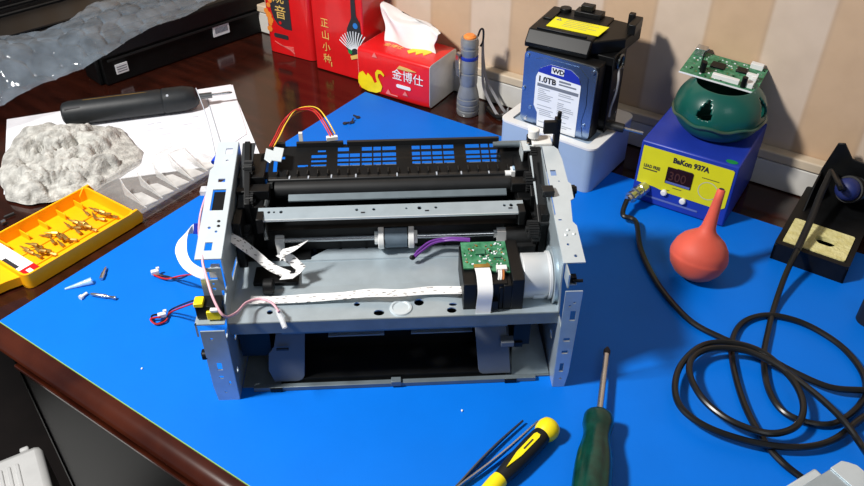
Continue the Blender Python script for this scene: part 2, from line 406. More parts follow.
g = G(); g.plate(sw, [], .0006, F(0, 0)); obj('swan_print', g, 'swan', t, label='yellow swan')
g = G()                                     # prints on top
FT = lambda x, y: frame((x, y, TH+.0003), X, Y)
g.text('金博仕', .012, FT(.032, .030)); obj('lettering', g, 'gold', t)
g = G(); g.plate([(.078, .030), (.086, .022), (.092, .034), (.098, .024), (.104, .036), (.110, .028), (.116, .044), (.110, .052), (.084, .050)], [], .0006, FT(0, 0)); obj('crown_print', g, 'swan', t)
g = G(); rows = 16
def tis(i, j):
    s = i/10; v = j/14
    wd = .066+.022*v-.008*math.exp(-((v-.4)/.2)**2)
    x = .074+(s-.5)*2*wd*.75-.010*v
    y = .042+.010*math.sin(s*9+v*2)*(.4+v)+.012*v
    z = TH-.006+.062*v+.005*math.sin(s*7+1)*v-.020*s*v
    if j > 12: y += .008*(j-12); z -= .004*(j-12)
    return Vector((x, y, z))
front = [[tis(i, j) for i in range(11)] for j in range(15)]
g.rings([r+[p+Vector((0, .0025, 0)) for p in r[::-1]] for r in front]); tt = obj('tissue', g, 'tissue', t, smooth=80)
ss = tt.modifiers.new('s', 'SUBSURF'); ss.levels = ss.render_levels = 1

# ---------------------------------------------------------------- torch
tc = W(468, 118)+Vector((0, .018, 0))
t = thing('torch', 'silver grey metal torch standing head down on the desk beside the tissue pack', 'torch', tc)
g = G(); g.lathe([(0, .0170), (.003, .0180), (.008, .0180), (.0085, .0165), (.011, .0165), (.0115, .0180), (.018, .0180), (.0185, .0165), (.021, .0165), (.0215, .0178), (.028, .0176), (.0285, .0162), (.031, .0160), (.0315, .0168), (.036, .016), (.046, .0135), (.05, .0128)], (0, 0, 0), Z, 28); obj('head', g, 'torch_grey', t)
g = G(); g.lathe([(.05, .0128), (.054, .0138), (.070, .0138), (.0705, .0128), (.073, .0128), (.0735, .0138), (.094, .0138), (.097, .0128), (.100, .0128), (.103, .0138), (.110, .0138), (.1105, .0128), (.114, .0128), (.1145, .0138), (.122, .0138), (.124, .0130), (.127, .0125)], (0, 0, 0), Z, 28); obj('barrel', g, 'torch_grey', t)
g = G(); g.lathe([(.126, .0095), (.129, .0098), (.1315, .007), (.132, .001)], (0, 0, 0), Z, 20); obj('tail_switch', g, 'orange_tip', t, label='orange tail switch')
g = G(); g.ribbon([(-.014, -.004, .104), (-.0185, -.006, .100), (-.018, -.006, .07), (-.0155, -.005, .066)], (.004, -.008, 0), .001); obj('pocket_clip', g, 'steel', t)
g = G(); g.lathe([(.093, .0136), (.094, .0141), (.098, .0141), (.099, .0136)], (0, 0, 0), Z, 24); obj('clip_ring', g, 'station_blue', t, label='dark blue ring')
g = G(); g.tube([(.012, .002, .128), (.016, .002, .139), (.020, .002, .137), (.020, .002, .120), (.0165, .002, .112)], .0016); obj('lanyard_ring', g, 'wire_black', t)
L_ = Loc(tc, 0)
g = G(); g.ribbon([(.020, .003, .118), (.022, .006, .09), (.028, .010, .055), (.040, .010, .030), L_(W(505, 112, .004)), L_(W(508, 108, .003))], (.003, .003, .002), .0012)
g.ribbon([(.020, .003, .118), (.021, .002, .08), (.024, .004, .045), (.034, -.004, .022), L_(W(499, 117, .004)), L_(W(503, 114, .003))], (.003, .003, .002), .0012); obj('lanyard', g, 'grey_strap', t, label='grey wrist strap')
pc = W(499, 112, .003)
g = G(); g.tube([W(488, 108, .004), W(496, 116, .004), W(506, 118, .004), W(514, 122, .004)], .004); 
mesh_thing('power_cable', g, 'cable_black', 'short black cable lying on the desk between the torch and the white dock', 'cable', W(496, 112))

# ---------------------------------------------------------------- dock, hard drive, bracket, scanner
dfl = Vector((.094, .980, 0)); dfr = Vector((.213, .891, 0)); ex = (dfr-dfl).normalized(); rz = math.atan2(ex.y, ex.x); DL = (dfr-dfl).length
t = thing('drive_dock', 'white drive docking station standing behind the printer frame', 'docking station', dfl, rz)
out = rrect(0, DL, 0, .125, .012); slot = rrect(.014, DL-.014, .012, .052, .004)
g = G(); g.plate(out, [slot], .003, Matrix.Translation((0, 0, .0695))); obj('top_cover', g, 'white_plastic', t, label='white top cover')
g = G(); g.prism([(x, y, .068) for x, y in rrect(.0005, DL-.0005, .0005, .1245, .012)], (0, 0, -.066)); obj('body', g, 'dock_shaded_white', t)
g = G(); g.bx(DL*.3, DL*.62, .003, .010, .0712, .0722); obj('button', g, 'white_matte', t, bev=.0006)
g = G(); g.bx(.004, .02, .004, .02, 0, .003); g.bx(DL-.02, DL-.004, .004, .02, 0, .003); obj('foot', g, 'black', t)

HW, HT, HH = .106, .026, .147
hl = Vector((.1220, .9765, .066)); hr = Vector((.2104, .9165, .066)); ex = (hr-hl).normalized(); rz = math.atan2(ex.y, ex.x)
hp = Vector((hl.x, hl.y, .0712)); HV = .105
t = thing('hard_drive', 'silver hard drive with a white capacity label standing upright in the dock', 'hard drive', hp, rz)
g = G(); g.bx(0, HW, .003, HT, 0, HV); obj('casting', g, 'black', t, bev=.002)
g = G(); cv = rrect(.001, HW-.001, 0, HV-.001, .007)
g.plate(cv, [], .003, frame((0, .0015, 0), X, Z)); obj('cover', g, 'hdd_cast', t, bev=.0008)
g = G(); g.plate([(.010, .002), (.016, .028), (.012, .05), (.010, .075), (.018, .096), (.030, .100), (.080, .100), (.094, .088), (.096, .05), (.092, .025), (.096, .002)], [], .0012, frame((0, -.0005, 0), X, Z)); obj('cover_step', g, 'hdd_cast', t, bev=.0005)
lab = [(.028, 0), (.027, .020), (.021, .030), (.021, .072), (.026, .085), (.040, .0935), (.070, .0935), (.082, .086), (.086, .074), (.086, 0)]
g = G(); g.plate(lab, [], .0004, frame((0, -.0014, 0), X, Z)); lb = obj('label', g, 'label_white', t, label='white paper label')
g = G(); g.use('wd_blue').plate([(.0235, .0795), (.026, .085), (.040, .0935), (.070, .0935), (.082, .086), (.0855, .0765)], [], .0004, frame((0, -.0018, 0), X, Z))
g.use('label_white').plate(rect(.043, .061, .0825, .0915), [rect(.044, .060, .0835, .0905)], .0004, frame((0, -.0024, 0), X, Z))
g.plate(rect(.043, .061, .0825, .0915), [], .0002, frame((0, -.0021, 0), X, Z))
g.use('ink').text('WD', .0085, frame((.0445, -.0024, .084), X, Z), bold=.0003, sx=1.1)
g.text('1.0TB', .0112, frame((.024, -.0022, .0670), X, Z), bold=.0002); g.use('ink_mid')
g.bx(.055, .072, -.0019, -.0016, .0725, .0750); g.bx(.055, .080, -.0019, -.0016, .0685, .0705)
g.bx(.024, .084, -.0019, -.0016, .0595, .0640); g.use('ink_pale')
random.seed(3)
for k in range(19):
    z = .0560-k*.0027; x = .026 if z > .024 else .030
    for sx in (0, .030):
        if random.random() < .8: g.bx(x+sx, x+sx+.008+random.random()*.017, -.0019, -.0016, z, z+.0011)
obj('print', g, None, lb)
for x, z in ((.010, .006), (.0155, .024), (.096, .02), (.100, .098), (.006, .098), (.0035, .05)):
    g = G(); g.cyl((x, -.002, z), (x, .001, z), .0024, n=10); obj('screw', g, 'steel', t)
# black drive bracket behind
t = thing('drive_bracket', 'black metal drive bracket standing behind the silver hard drive in the dock', 'bracket', hp+Matrix.Rotation(rz, 3, 'Z') @ Vector((0, .030, 0)), rz)
g = G(); g.bx(.006, HW+.006, .004, .034, 0, .107); g.bx(HW+.006, HW+.008, .0, .040, 0, .112); obj('case', g, 'black', t, bev=.001)
g = G()
for y, z in ((.008, .015), (.030, .02), (.012, .06), (.032, .085), (.01, .1)): g.cyl((HW+.008, y, z), (HW+.0095, y, z), .002, n=10)
obj('screws', g, 'steel', t)
g = G(); g.tube([(HW+.010, .018+.009*math.cos(q/12*2*math.pi), .098+.009*math.sin(q/12*2*math.pi)) for q in range(13)], .0018); obj('ring', g, 'dark_steel', t)
g = G(); g.tube([(HW+.011, .012, .092), (HW+.015, .006, .078), (HW+.015, .004, .06), (HW+.012, .002, .04), (HW+.011, .004, .025)], .0016); obj('cord', g, 'grey_strap', t, label='grey cord')

# laser scanner unit
sl = W(524, 46, .177); sr = W(586, 57, .177); rz = R(-29); sp = Vector((sl.x, sl.y, .1768)); SW = .088
t = thing('laser_unit', 'black plastic laser unit with a yellow warning label lying on top of the hard drive', 'laser unit', sp, rz)
g = G(); g.prism([(0, 0, 0), (0, .0, .007), (0, .012, .0215), (0, .100, .0215), (0, .100, 0)], (SW, 0, 0))
g.prism([(SW-.001, .012, .001), (SW+.034, .045, .001), (SW+.040, .095, .001), (SW-.001, .100, .001)], (0, 0, .018)); obj('housing', g, 'black', t, bev=.0018)
g = G(); g.bx(SW*.12, SW*.90, .013, .017, .021, .0245); g.bx(SW+.030, SW+.040, .060, .094, .018, .032); g.bx(SW+.022, SW+.030, .085, .094, .018, .036); g.bx(SW*.42, SW*.85, .080, .099, .021, .028)
g.bx(SW*.50, SW*.70, .084, .096, .028, .036); g.cyl((SW*.25, .088, .021), (SW*.25, .088, .027), .008); g.bx(SW*.05, SW*.2, .05, .085, .021, .024); obj('ribs', g, 'black', t, bev=.001)
g = G(); g.plate([(.018, .028), (.090, .028), (.093, .062), (.018, .062)], [], .0006, frame((0, 0, .0219), X, Y)); lb = obj('warning_label', g, 'yellow_label', t, label='yellow warning label')
g = G(); g.plate([(.022, .052), (.030, .052), (.026, .060)], [[(.024, .0535), (.028, .0535), (.026, .0575)]], .0003, frame((0, 0, .0223), X, Y))
for k in range(5): g.bx(.036, .070+.012*(k % 2), .0585-k*.0055, .0591-k*.0055, .0221, .0224)
obj('print', g, 'ink_mid', lb)

# plug lead between dock and station
g = G(); A, B = W(598, 122, .082), W(634, 131, .080)
t = thing('jack_lead', 'black plug lead reaching from the dock to the blue soldering station', 'cable', A)
L_ = Loc(A, 0); d = (B-A)
g.tube([(0, 0, 0), d*.3, d*.72], lambda s: .0070-.001*s, 12, smooth=False); obj('plug_grip', g, 'black_soft', t)
g = G(); g.cyl(d*.72, d*1.25, .0022); obj('tip', g, 'steel', t, label='metal tip')
g = G(); g.tube([(0, 0, 0), (-.012, .010, -.002), (-.016, .022, -.006)], .003); obj('cord', g, 'cable_black', t)

# ---------------------------------------------------------------- soldering station
f1 = W(630, 199); f2 = W(722, 229); f1.z = f2.z = 0; ex = (f2-f1).normalized(); rz = math.atan2(ex.y, ex.x); SW = (f2-f1).length; SD = .138; SH = .090
t = thing('soldering_station', 'blue soldering station with a yellow control panel and a dark digit display', 'soldering station', f1, rz)
g = G(); tl = .006
g.prism([(0, 0, .003), (0, tl, SH), (0, SD, SH), (0, SD, .003)], (SW, 0, 0)); obj('case', g, 'station_blue', t, bev=.002)
g = G()
for x in (.012, SW-.012):
    for y in (.014, SD-.014): g.cyl((x, y, 0), (x, y, .0035), .006)
obj('foot', g, 'black', t)
fn = Vector((0, tl, SH-.003)).normalized(); FP = lambda x, z, o=.0006: frame(Vector((x, 0, .003))+fn*z+fn.cross(X)*o, X, fn)
nrm = FP(0, 0).col[2].xyz
if nrm.y > 0: nrm = -nrm
FP = lambda x, z, o=.0006: frame(Vector((x, 0, .003))+fn*z+nrm*o, X, fn)
pn = [(.004, .028), (.028, .027), (.045, .024), (SW-.01, .023), (SW-.004, .028), (SW-.004, .0795), (SW-.006, .081), (.004, .081)]
g = G(); g.plate(pn, [], .001, FP(0, 0)); pl = obj('control_panel', g, 'station_yellow', t, label='yellow control panel')
g = G(); g.text('BaKon 937A', .0098, FP(.045, .0690, .0012), bold=.0005, sx=.92); g.text('LEAD FREE', .0062, FP(.009, .052, .0012), bold=.0002, sx=.75); g.plate(rect(.009, .028, .0485, .0500), [], .0004, FP(0, 0, .0012))
for x, z, w_ in ((.053, .0615, .020), (.052, .033, .012), (.085, .060, .022), (.045, .0275, .004), (.066, .0225, .004)): g.plate(rect(x, x+w_, z, z+.0008), [], .0004, FP(0, 0, .0012))
obj('lettering', g, 'ink', pl)
g = G(); g.plate(circ(.096, .044, .0125, 28), [circ(.096, .044, .0118, 28)], .0003, FP(0, 0, .0012)); obj('dial_ring', g, 'ink_pale', pl)
g = G(); g.use('display').plate(rrect(.0405, .0745, .038, .0615, .0008), [], .0018, FP(0, 0, .0012)); dp = obj('display', g, None, t, label='dark digit display')
g = G(); g.plate(rect(.0415, .0735, .0385, .0415), [], .0004, FP(0, 0, .0023)); obj('display_edge', g, 'display_blue', dp)
g = G(); g.text('300', .0175, FP(.0435, .0440, .0023), sx=.9); obj('digits', g, 'digit', dp)
for x, z in ((.043, .0235), (.069, .0195)):
    g = G(); p = FP(x, z, .0); g.lathe([(0, .0042), (.004, .0042), (.0052, .003), (.0054, .0005)], p.translation, nrm, 18); obj('button', g, 'white_plastic', t)
g = G(); g.plate(rrect(.015, .090, .009, .0115, .001), [], .0006, FP(0, 0, .0006)); obj('base_groove', g, 'display_blue', t)
cp = FP(.0165, .021, 0).translation
g = G(); g.lathe([(0, .0085), (.010, .0085), (.011, .0075), (.013, .0075), (.014, .0088), (.020, .0088), (.021, .0068), (.026, .0068), (.0265, .0078), (.031, .0078), (.032, .0055), (.036, .005)], cp, Vector((-.28, -1, -.08)), 24); obj('connector', g, 'steel', t, label='round metal connector')
g = G(); g.plate(circ(SW-.012, .008+.006, .0075, 20, .0042), [], .0006, frame((0, 0, SH+.0003), X, Y)); obj('sticker', g, 'sticker_green', t, label='green oval sticker')
STN = Matrix.Translation(f1) @ Matrix.Rotation(rz, 4, 'Z')
cend = STN @ (cp+Vector((-.28, -1, -.08)).normalized()*.0385)

# ---------------------------------------------------------------- green pot and circuit board
pp = Vector((.3735, .9150, 0)); pp.z = SH+.0003
t = thing('ceramic_pot', 'round dark green glazed pot with drop-shaped openings standing on the blue station', 'pot', pp, R(-4))
PRO = [(0, .027), (.003, .031), (.006, .033), (.012, .045), (.022, .0545), (.034, .0570), (.046, .0550), (.056, .0495), (.063, .043), (.068, .036)]
n = 144
def prad(z):
    if z > .005: return .0575*math.sqrt(1-((z-.034)/.044)**2)
    for (z0, r0), (z1, r1) in zip(PRO, PRO[1:]):
        if z <= z1: k = (z-z0)/(z1-z0); k = k*k*(3-2*k)*.3+k*.7; return r0+(r1-r0)*k
    return PRO[-1][1]
zs = [i*.068/90 for i in range(91)]; drops = [R(-125), R(-35), R(55), R(145)]
vs = []; fs = []
for i, z in enumerate(zs):
    for k in range(n):
        an = 2*math.pi*k/n; vs.append((prad(z)*math.cos(an), prad(z)*math.sin(an), z))
for i in range(90):
    for k in range(n):
        an = 2*math.pi*(k+.5)/n; z = (zs[i]+zs[i+1])/2; hole = False
        for d_ in drops:
            da = (an-d_+math.pi) % (2*math.pi)-math.pi; q = (z-.038)/.024
            if 0 < q < 1 and abs(da) < .22*(1-q)**.7*min(1, (q*7)**.5): hole = True
        if not hole: fs.append((i*n+k, i*n+(k+1) % n, (i+1)*n+(k+1) % n, (i+1)*n+k))
fs.append(tuple(range(n))[::-1])
g = G(); g.add(vs, fs); po = obj('bowl', g, 'pot_green', t, smooth=60); so = po.modifiers.new('s', 'SOLIDIFY'); so.thickness = .003; so.offset = -1
g = G(); g.tube([((prad(.027)+.0012)*math.cos(q/36*2*math.pi), (prad(.027)+.0012)*math.sin(q/36*2*math.pi), .028+.0014*math.sin(q*1.6)) for q in range(37)], .0022, 8, 3); obj('wavy_band', g, 'pot_rim', t, label='wavy brownish band')

# board corners in space
FLc, FRc, BRc, BLc = W(679, 72, .161), W(755, 94, .155), W(773, 70, .158), W(692, 51, .163)
o_ = FLc; ex = (FRc-FLc).normalized(); ey = (BLc-FLc); ey = (ey-ex*ey.dot(ex)).normalized(); BW = (FRc-FLc).length; BD = ((BRc-FRc).length+(BLc-FLc).length)/2
t = bpy.data.objects.new('circuit_board', None); COL.objects.link(t); t.matrix_world = frame(o_, ex, ey); t.empty_display_size = .01
tag(t, 'green circuit board with white sockets lying across the mouth of the green pot', 'circuit board')
g = G(); g.bx(0, BW, 0, BD, 0, .0016); obj('board', g, 'pcb', t)
g = G(); g.bx(-.0004, BW, -.0006, 0, -.0002, .0018); obj('board_edge', g, 'label_white', t)
for x, y, w_, d_, h_, m_, nm in ((.003, BD-.016, .014, .014, .010, 'steel', 'usb_socket'), (.040, .006, .034, .006, .006, 'white_plastic', 'socket'), (BW-.022, BD-.010, .016, .008, .007, 'white_plastic', 'socket'), (BW-.020, .030, .014, .006, .007, 'white_plastic', 'socket'),
                         (BW-.012, .024, .006, .010, .006, 'white_plastic', 'socket'), (BW-.018, .006, .012, .012, .006, 'white_plastic', 'socket'), (.030, .034, .018, .016, .0022, 'black', 'chip'), (.062, .040, .014, .014, .0022, 'black', 'chip'), (.078, .010, .006, .008, .005, 'white_plastic', 'socket')):
    g = G(); g.bx(x, x+w_, y, y+d_, .0016, .0016+h_); obj(nm, g, m_, t, bev=.0004)
for x, y, h_ in ((.026, .014, .016), (.080, .006, .015), (.024, .020, .014)):
    g = G(); g.cyl((x, y, .0016), (x, y, h_), .0035, n=14); g.use('black'); obj('capacitor', g, 'black', t)
g = G(); g.tube([(.020, .030, .002), (.020, .030, .020), (.024, .032, .026)], .0011, 6); obj('wire', g, 'wire_black', t)
g = G(); random.seed(8)
for k in range(90):
    x, y = random.random()*BW*.94+.002, random.random()*BD*.92+.002; s_ = .0008+random.random()*.0018
    g.use(random.choice(['label_white', 'black', 'steel', 'brass', 'label_white'])).bx(x, x+s_, y, y+s_*.7, .0016, .0024)
o = obj('small_components', g, None, t); o['kind'] = 'stuff'

# ---------------------------------------------------------------- red blower bulb
bc = Vector((.3135, .7215, 0)); br = .0335
t = thing('air_blower', 'orange-red rubber air blower bulb with an upright nozzle in front of the station', 'air blower', bc)
g = G(); ax = (Vector((.325, .735, .112))-Vector((bc.x, bc.y, br))).normalized()
g.lathe([(0, .001), (.002, .009), (.005, .0165), (.010, .0235), (.0185, .0300), (.0295, .0333), (.033, .0337), (.0345, .0330), (.036, .0333), (.045, .0305), (.053, .0250), (.059, .0175), (.064, .0110), (.070, .0082), (.085, .0066), (.105, .0052), (.1165, .0046), (.118, .0030), (.114, .0022)], Vector((0, 0, br))-ax*.0335, ax, 40)
obj('bulb', g, 'bulb_red', t, smooth=70)
g = G(); g.lathe([(0, .0029), (.0006, .0029)], Vector((0, 0, br))-ax*.0335+ax*.1178, ax, 12); obj('nozzle_hole', g, 'ink', t)

# ---------------------------------------------------------------- stand with sponge, iron
s1, s2 = W(769, 259), W(842, 285); ex = (s2-s1).normalized(); rz = math.atan2(ex.y, ex.x); SW = (s2-s1).length
t = thing('iron_stand', 'black metal soldering iron stand holding a yellow cleaning sponge', 'iron stand', s1, rz)
g = G(); g.plate(rrect(0, SW, 0, .15, .004), [rect(.006, SW-.006, .008, .066)], .003, Matrix.Translation((0, 0, .0245)))
for q in ((0, SW, 0, .004), (0, .004, 0, .15), (SW-.004, SW, 0, .15), (0, SW, .146, .15), (.004, SW-.004, .068, .072)): g.bx(*q, .0, .024)
g.bx(.002, SW-.002, .002, .148, 0, .004); obj('tray', g, 'black', t, bev=.001)
g = G(); g.plate(rrect(.007, SW-.007, .009, .065, .003), [[(.0505+.0125*math.cos(q)*(1+.15*math.sin(3*q)), .036+.0105*math.sin(q)*(1+.2*math.cos(2*q))) for q in [2*math.pi*k/12 for k in range(12)]]], .006, Matrix.Translation((0, 0, .0240))); obj('sponge', g, 'sponge', t, bev=.0015, label='yellow sponge with a hole')
# holder: back plate leaning, coil spring and ring
g = G(); g.prism([(.006, .145, .024), (.12, .145, .024), (.12, .145, .074), (.040, .145, .084), (.026, .145, .102), (.018, .145, .100), (.010, .145, .06)], (0, .003, 0))
g.prism([(.010, .085, .024), (.010, .146, .024), (.010, .146, .055), (.010, .115, .052)], (.0025, 0, 0)); obj('bracket', g, 'black', t, bev=.0008)
hc = Vector((.050, .117, .058)); ha = Vector((.25, .75, -.30)).normalized()
g = G(); g.lathe([(-.002, .0150), (-.002, .0172), (.008, .0172), (.008, .0150), (-.002, .0150)], hc, ha, 28); obj('holder_ring', g, 'black_soft', t)
g = G(); pts = []; e1 = ha.orthogonal().normalized(); e2 = ha.cross(e1)
for q in range(70):
    an = q/70*2*math.pi*6; rr = .016-.006*q/70; pts.append(hc+ha*(.006+.050*q/70)+e1*rr*math.cos(an)+e2*rr*math.sin(an))
g.tube(pts, .0013, 6, 2); obj('spring', g, 'dark_steel', t)
STM = Matrix.Translation(s1) @ Matrix.Rotation(rz, 4, 'Z')
hcw = STM @ hc; haw = (STM.to_3x3() @ ha).normalized()
t = thing('soldering_iron', 'soldering iron with a dark blue grip resting in the black stand', 'soldering iron', hcw)
g = G(); g.lathe([(-.018, .003), (-.0165, .0085), (-.013, .0125), (-.007, .0145), (.010, .0145), (.030, .010)], (0, 0, 0), haw, 28); obj('grip', g, 'iron_blue', t, smooth=60, label='dark blue foam grip')
g = G(); g.lathe([(.03, .006), (.045, .004), (.052, .001)], (0, 0, 0), haw, 16); obj('tip', g, 'dark_steel', t)

# ---------------------------------------------------------------- the long cable
def zp(x, y): return (x/2.6136+600, y/2.6136+300)
pts = [cend, cend+Vector((-.008, -.022, -.008)), W(636, 222, .012), W(641, 250, .0070), W(658, 284, .0060), W(688, 319, .0060)]
def add(lst, h0, h1):
    for k, (x, y) in enumerate(lst): pts.append(W(*zp(x, y), h0+(h1-h0)*k/max(1, len(lst)-1)))
add([(320, 100), (400, 130), (500, 185), (600, 228), (690, 236)], .0060, .012)
add([(745, 240), (760, 270), (700, 300)], .011, .010)
add([(670, 320), (620, 360), (560, 381), (480, 384), (380, 367), (280, 332), (215, 285), (196, 230), (213, 168), (270, 118), (350, 113), (430, 140)], .010, .0175)
add([(500, 205), (530, 265), (524, 315), (490, 342), (430, 347), (340, 315), (270, 260), (235, 195), (243, 150), (290, 127), (370, 130), (440, 158), (500, 197), (580, 260), (640, 320), (690, 390)], .0175, .018)
add([(725, 450), (735, 560), (650, 575)], .047, .047); add([(560, 490)], .0062, .0062)
add([(480, 428), (430, 370), (380, 280), (350, 180), (345, 110), (372, 60), (430, 40), (500, 50), (570, 80), (640, 130), (690, 200), (685, 265), (620, 320), (550, 322), (480, 292), (440, 232), (428, 150), (440, 80)], .0060, .0060)
pts += [W(774, 308, .006), W(785, 276, .020), W(797, 250, .034), W(811, 219, .046), W(820, 196, .056), W(827, 181, .063), W(832, 171, .069), STM @ (hc-ha*.034+Vector((0, 0, .006))), STM @ (hc-ha*.026+Vector((0, 0, .001))), STM @ (hc-ha*.012)]
g = G(); g.tube(pts, .0034, 10, 7)
cb = mesh_thing('iron_cable', g, 'cable_black', 'long coiled black cable running from the blue station to the iron stand', 'cable', W(740, 370), shift=True)
g = G(); g.tube([p-Vector(cb.location) for p in pts[-8:-3]], lambda s: .0042, 10, 7); obj('strain_relief', g, 'black_soft', cb)

# ---------------------------------------------------------------- tools in front
# green screwdriver
a = W(607, 349, .008); e = W(599, 415, .0165); b = W(585, 545, .0165)
ax = (b-e).normalized(); e0 = e
t = thing('screwdriver', 'large dark green screwdriver with a blackened tip lying on the blue mat', 'screwdriver', Vector((e.x, e.y, 0)))
o_ = Vector((0, 0, .0160)); 
rg = []
for s_, r_ in ((0, .010), (.001, .0125), (.004, .0135), (.012, .0138), (.018, .0125), (.026, .0118), (.036, .0130), (.050, .0155), (.065, .0165), (.095, .0165), (.110, .0150), (.116, .0110), (.118, .004)):
    rr = []
    for k in range(48):
        r_ = r_ if k else r_*1.07; an = 2*math.pi*k/48; fl = 1-(.07 if s_ > .028 else .02)*max(0, math.cos(an*6))**2; side = ax.cross(Z).normalized(); up = side.cross(ax)
        rr.append(tuple(o_+ax*s_+(side*math.cos(an)+up*math.sin(an))*r_*fl))
    rg.append(rr)
g = G(); g.rings(rg); obj('handle', g, 'handle_green', t, smooth=60, label='dark green grooved handle')
tipd = (Vector((a.x, a.y, .013))-Vector((e.x, e.y, .0160)))
g = G(); g.cyl(o_, o_+tipd*.88, .0033, n=16); obj('shaft', g, 'steel', t)
g = G(); g.lathe([(0, .0036), (.006, .0037), (.010, .002), (.012, .0008)], o_+tipd*.86, tipd, 14); obj('tip', g, 'ink', t, label='blackened tip')

# yellow and black screwdriver
a = W(553, 424, .012); b = W(482, 498, .010); ax = (b-a); ax.z = -.002; ln = ax.length; ax.normalize()
t = thing('screwdriver', 'yellow and black precision screwdriver lying beside the tweezers', 'screwdriver', Vector((a.x, a.y, 0)))
o_ = Vector((0, 0, .0125))
g = G(); g.lathe([(0, .002), (.001, .0078), (.003, .0100), (.008, .0114), (.014, .0108), (.018, .0088)], o_, ax, 28); obj('swivel_cap', g, 'yellow', t, label='yellow end cap')
g = G(); g.lathe([(.017, .0085), (.022, .0093), (.035, .0097), (.065, .0090), (.080, .0074), (.083, .0074)], o_, ax, 28); gr = obj('grip', g, 'black_soft', t, label='black rubber grip')
g = G(); g.lathe([(.082, .0076), (.088, .0080), (.107, .0070), (.117, .0052), (.120, .003)], o_, ax, 24); obj('handle', g, 'yellow', t, label='yellow handle')
g = G(); g.cyl(o_+ax*.118, o_+ax*.16, .0016); obj('shaft', g, 'steel', t)
side = ax.cross(Z).normalized(); up = side.cross(ax)
if up.z < 0: up = -up
vv = (up+Vector((-.35, -.5, 0))*.6).normalized(); vv = (vv-ax*vv.dot(ax)).normalized(); sd = vv.cross(ax)
g = G(); g.plate([(.025, -.0020), (.028, -.0032), (.055, -.0030), (.074, 0), (.055, .0028), (.028, .0030), (.025, .0020)], [], .0014, frame(o_+vv*.0092, ax, sd)); il = obj('inlay', g, 'yellow', gr)
g = G(); g.plate(rect(.034, .048, -.0007, .0007), [], .0004, frame(o_+vv*.0101, ax, sd)); obj('print', g, 'ink', il)

# tweezers
b = W(455, 490, .006); p1 = W(523, 421, .006); p2 = W(538, 420, .012)
t = thing('tweezers', 'slim metal tweezers with dark pointed arms lying beside the yellow screwdriver', 'tweezers', Vector((b.x, b.y, 0)))
o_ = Vector((0, 0, .006)); b0 = Vector((b.x, b.y, 0))
for pz, sgn in ((p1, 1), (p2, -1)):
    d_ = pz-b; d_.z = .0005 if sgn > 0 else .004; nrm_ = d_.cross(Z).normalized()
    g = G(); rg = []
    for k in range(11):
        s_ = k/10-.35*(k == 0); w_ = .0036*(1-.72*max(0, s_)**1.5) ; bow = .0022*math.sin(max(0, s_)*math.pi)*sgn*-1
        c_ = o_+d_*s_+nrm_*bow
        rg.append([tuple(c_+Z*w_+nrm_*.0007), tuple(c_-Z*w_+nrm_*.0007), tuple(c_-Z*w_-nrm_*.0007), tuple(c_+Z*w_-nrm_*.0007)])
    g.rings(rg); obj('arm', g, 'steel' if sgn < 0 else 'dark_steel', t)

# grey metal case, bottom right corner
k0 = W(833, 473, .030); kd = (W(864, 496, .030)-k0)
c0 = W(848, 463, .034); c1 = W(874, 485, .034); ex = (c1-c0).normalized(); rz = math.atan2(ex.y, ex.x)
base = Vector((c0.x, c0.y, 0))
t = thing('metal_case', 'galvanised grey metal case corner at the front right beside the cable coil', 'metal case', base, rz)
g = G(); g.bx(-.004, .16, -.075, 0, 0, .0335); obj('body', g, 'zinc', t, bev=.001)
g = G(); g.plate([(-.004, -.004), (.0, .0), (.006, .004), (.16, .004), (.16, -.018), (-.004, -.018)], [circ(.032, -.006, .002)], .001, frame((0, 0, .0345), X, Y)); obj('flange', g, 'zinc_bright', t)
g = G(); g.bx(-.014, -.0045, -.06, -.022, 0, .026); obj('tab', g, 'zinc_bright', t, bev=.002)
# black round thing at the right edge
c0 = W(868, 322, 0)
g = G(); g.lathe([(0, .012), (.002, .0135), (.026, .0135), (.028, .012)], c0, Z, 24)
mesh_thing('rubber_cap', g, 'black_soft', 'black round cap at the right edge of the picture above the cable coil', 'cap', c0)

# small screws on the mat behind the frame, bits and crumbs in front
for k, (x, y) in enumerate(((345, 124), (352, 123), (358, 118))):
    c0 = W(x, y, .0018); g = G(); g.lathe([(0, .0035), (.002, .0035), (.0025, .002)], (0, 0, 0), Z, 10); g.cyl((0, 0, .0018), (.007, .003*(k-1), .0045), .0014, n=8)
    o = mesh_thing('black_screw', g, 'ink', ['black screw nearest the printer frame of the three behind it', 'middle one of three black screws on the mat behind the frame', 'black screw nearest the tissue pack of the three on the mat'][k], 'screw', c0+Vector((0, 0, .0001)), k*1.3, 'black screws behind the frame', shift=False)
# ---------------------------------------------------------------- papers and electric screwdriver
def quad_sheet(name, c, h, label, extra=None):
    g = G(); o = Vector((sum(p.x for p in c)/len(c), sum(p.y for p in c)/len(c), 0))
    g.prism([Vector((p.x-o.x, p.y-o.y, 0)) for p in c], (0, 0, .0009)); r = obj(name, g, 'paper'); r.location = o+Vector((0, 0, h)); tag(r, label, 'paper'); return r, o
c = [W(7, 120), W(231, 85), W(262, 160), W(4, 195)]
pa, o_ = quad_sheet('paper_sheet', c, .0003, 'large white printed sheet on the desk under the rag and the electric screwdriver')
g = G(); random.seed(4)
e1 = (c[1]-c[0]).normalized(); e2 = Vector((-e1.y, e1.x, 0))
for row in range(4):
    s_ = .02+random.random()*.02
    while s_ < .17:
        w_ = .006+random.random()*.014; p = W(60, 150)+e1*(s_+.03)-e2*(row*.020-.03)-o_
        if random.random() < .45: g.prism([p+Z*.0011, p+e1*w_+Z*.0011, p+e1*w_+e2*.003+Z*.0011, p+e2*.003+Z*.0011], (0, 0, .0001))
        s_ += w_+.004
obj('print', g, 'print_grey', pa)
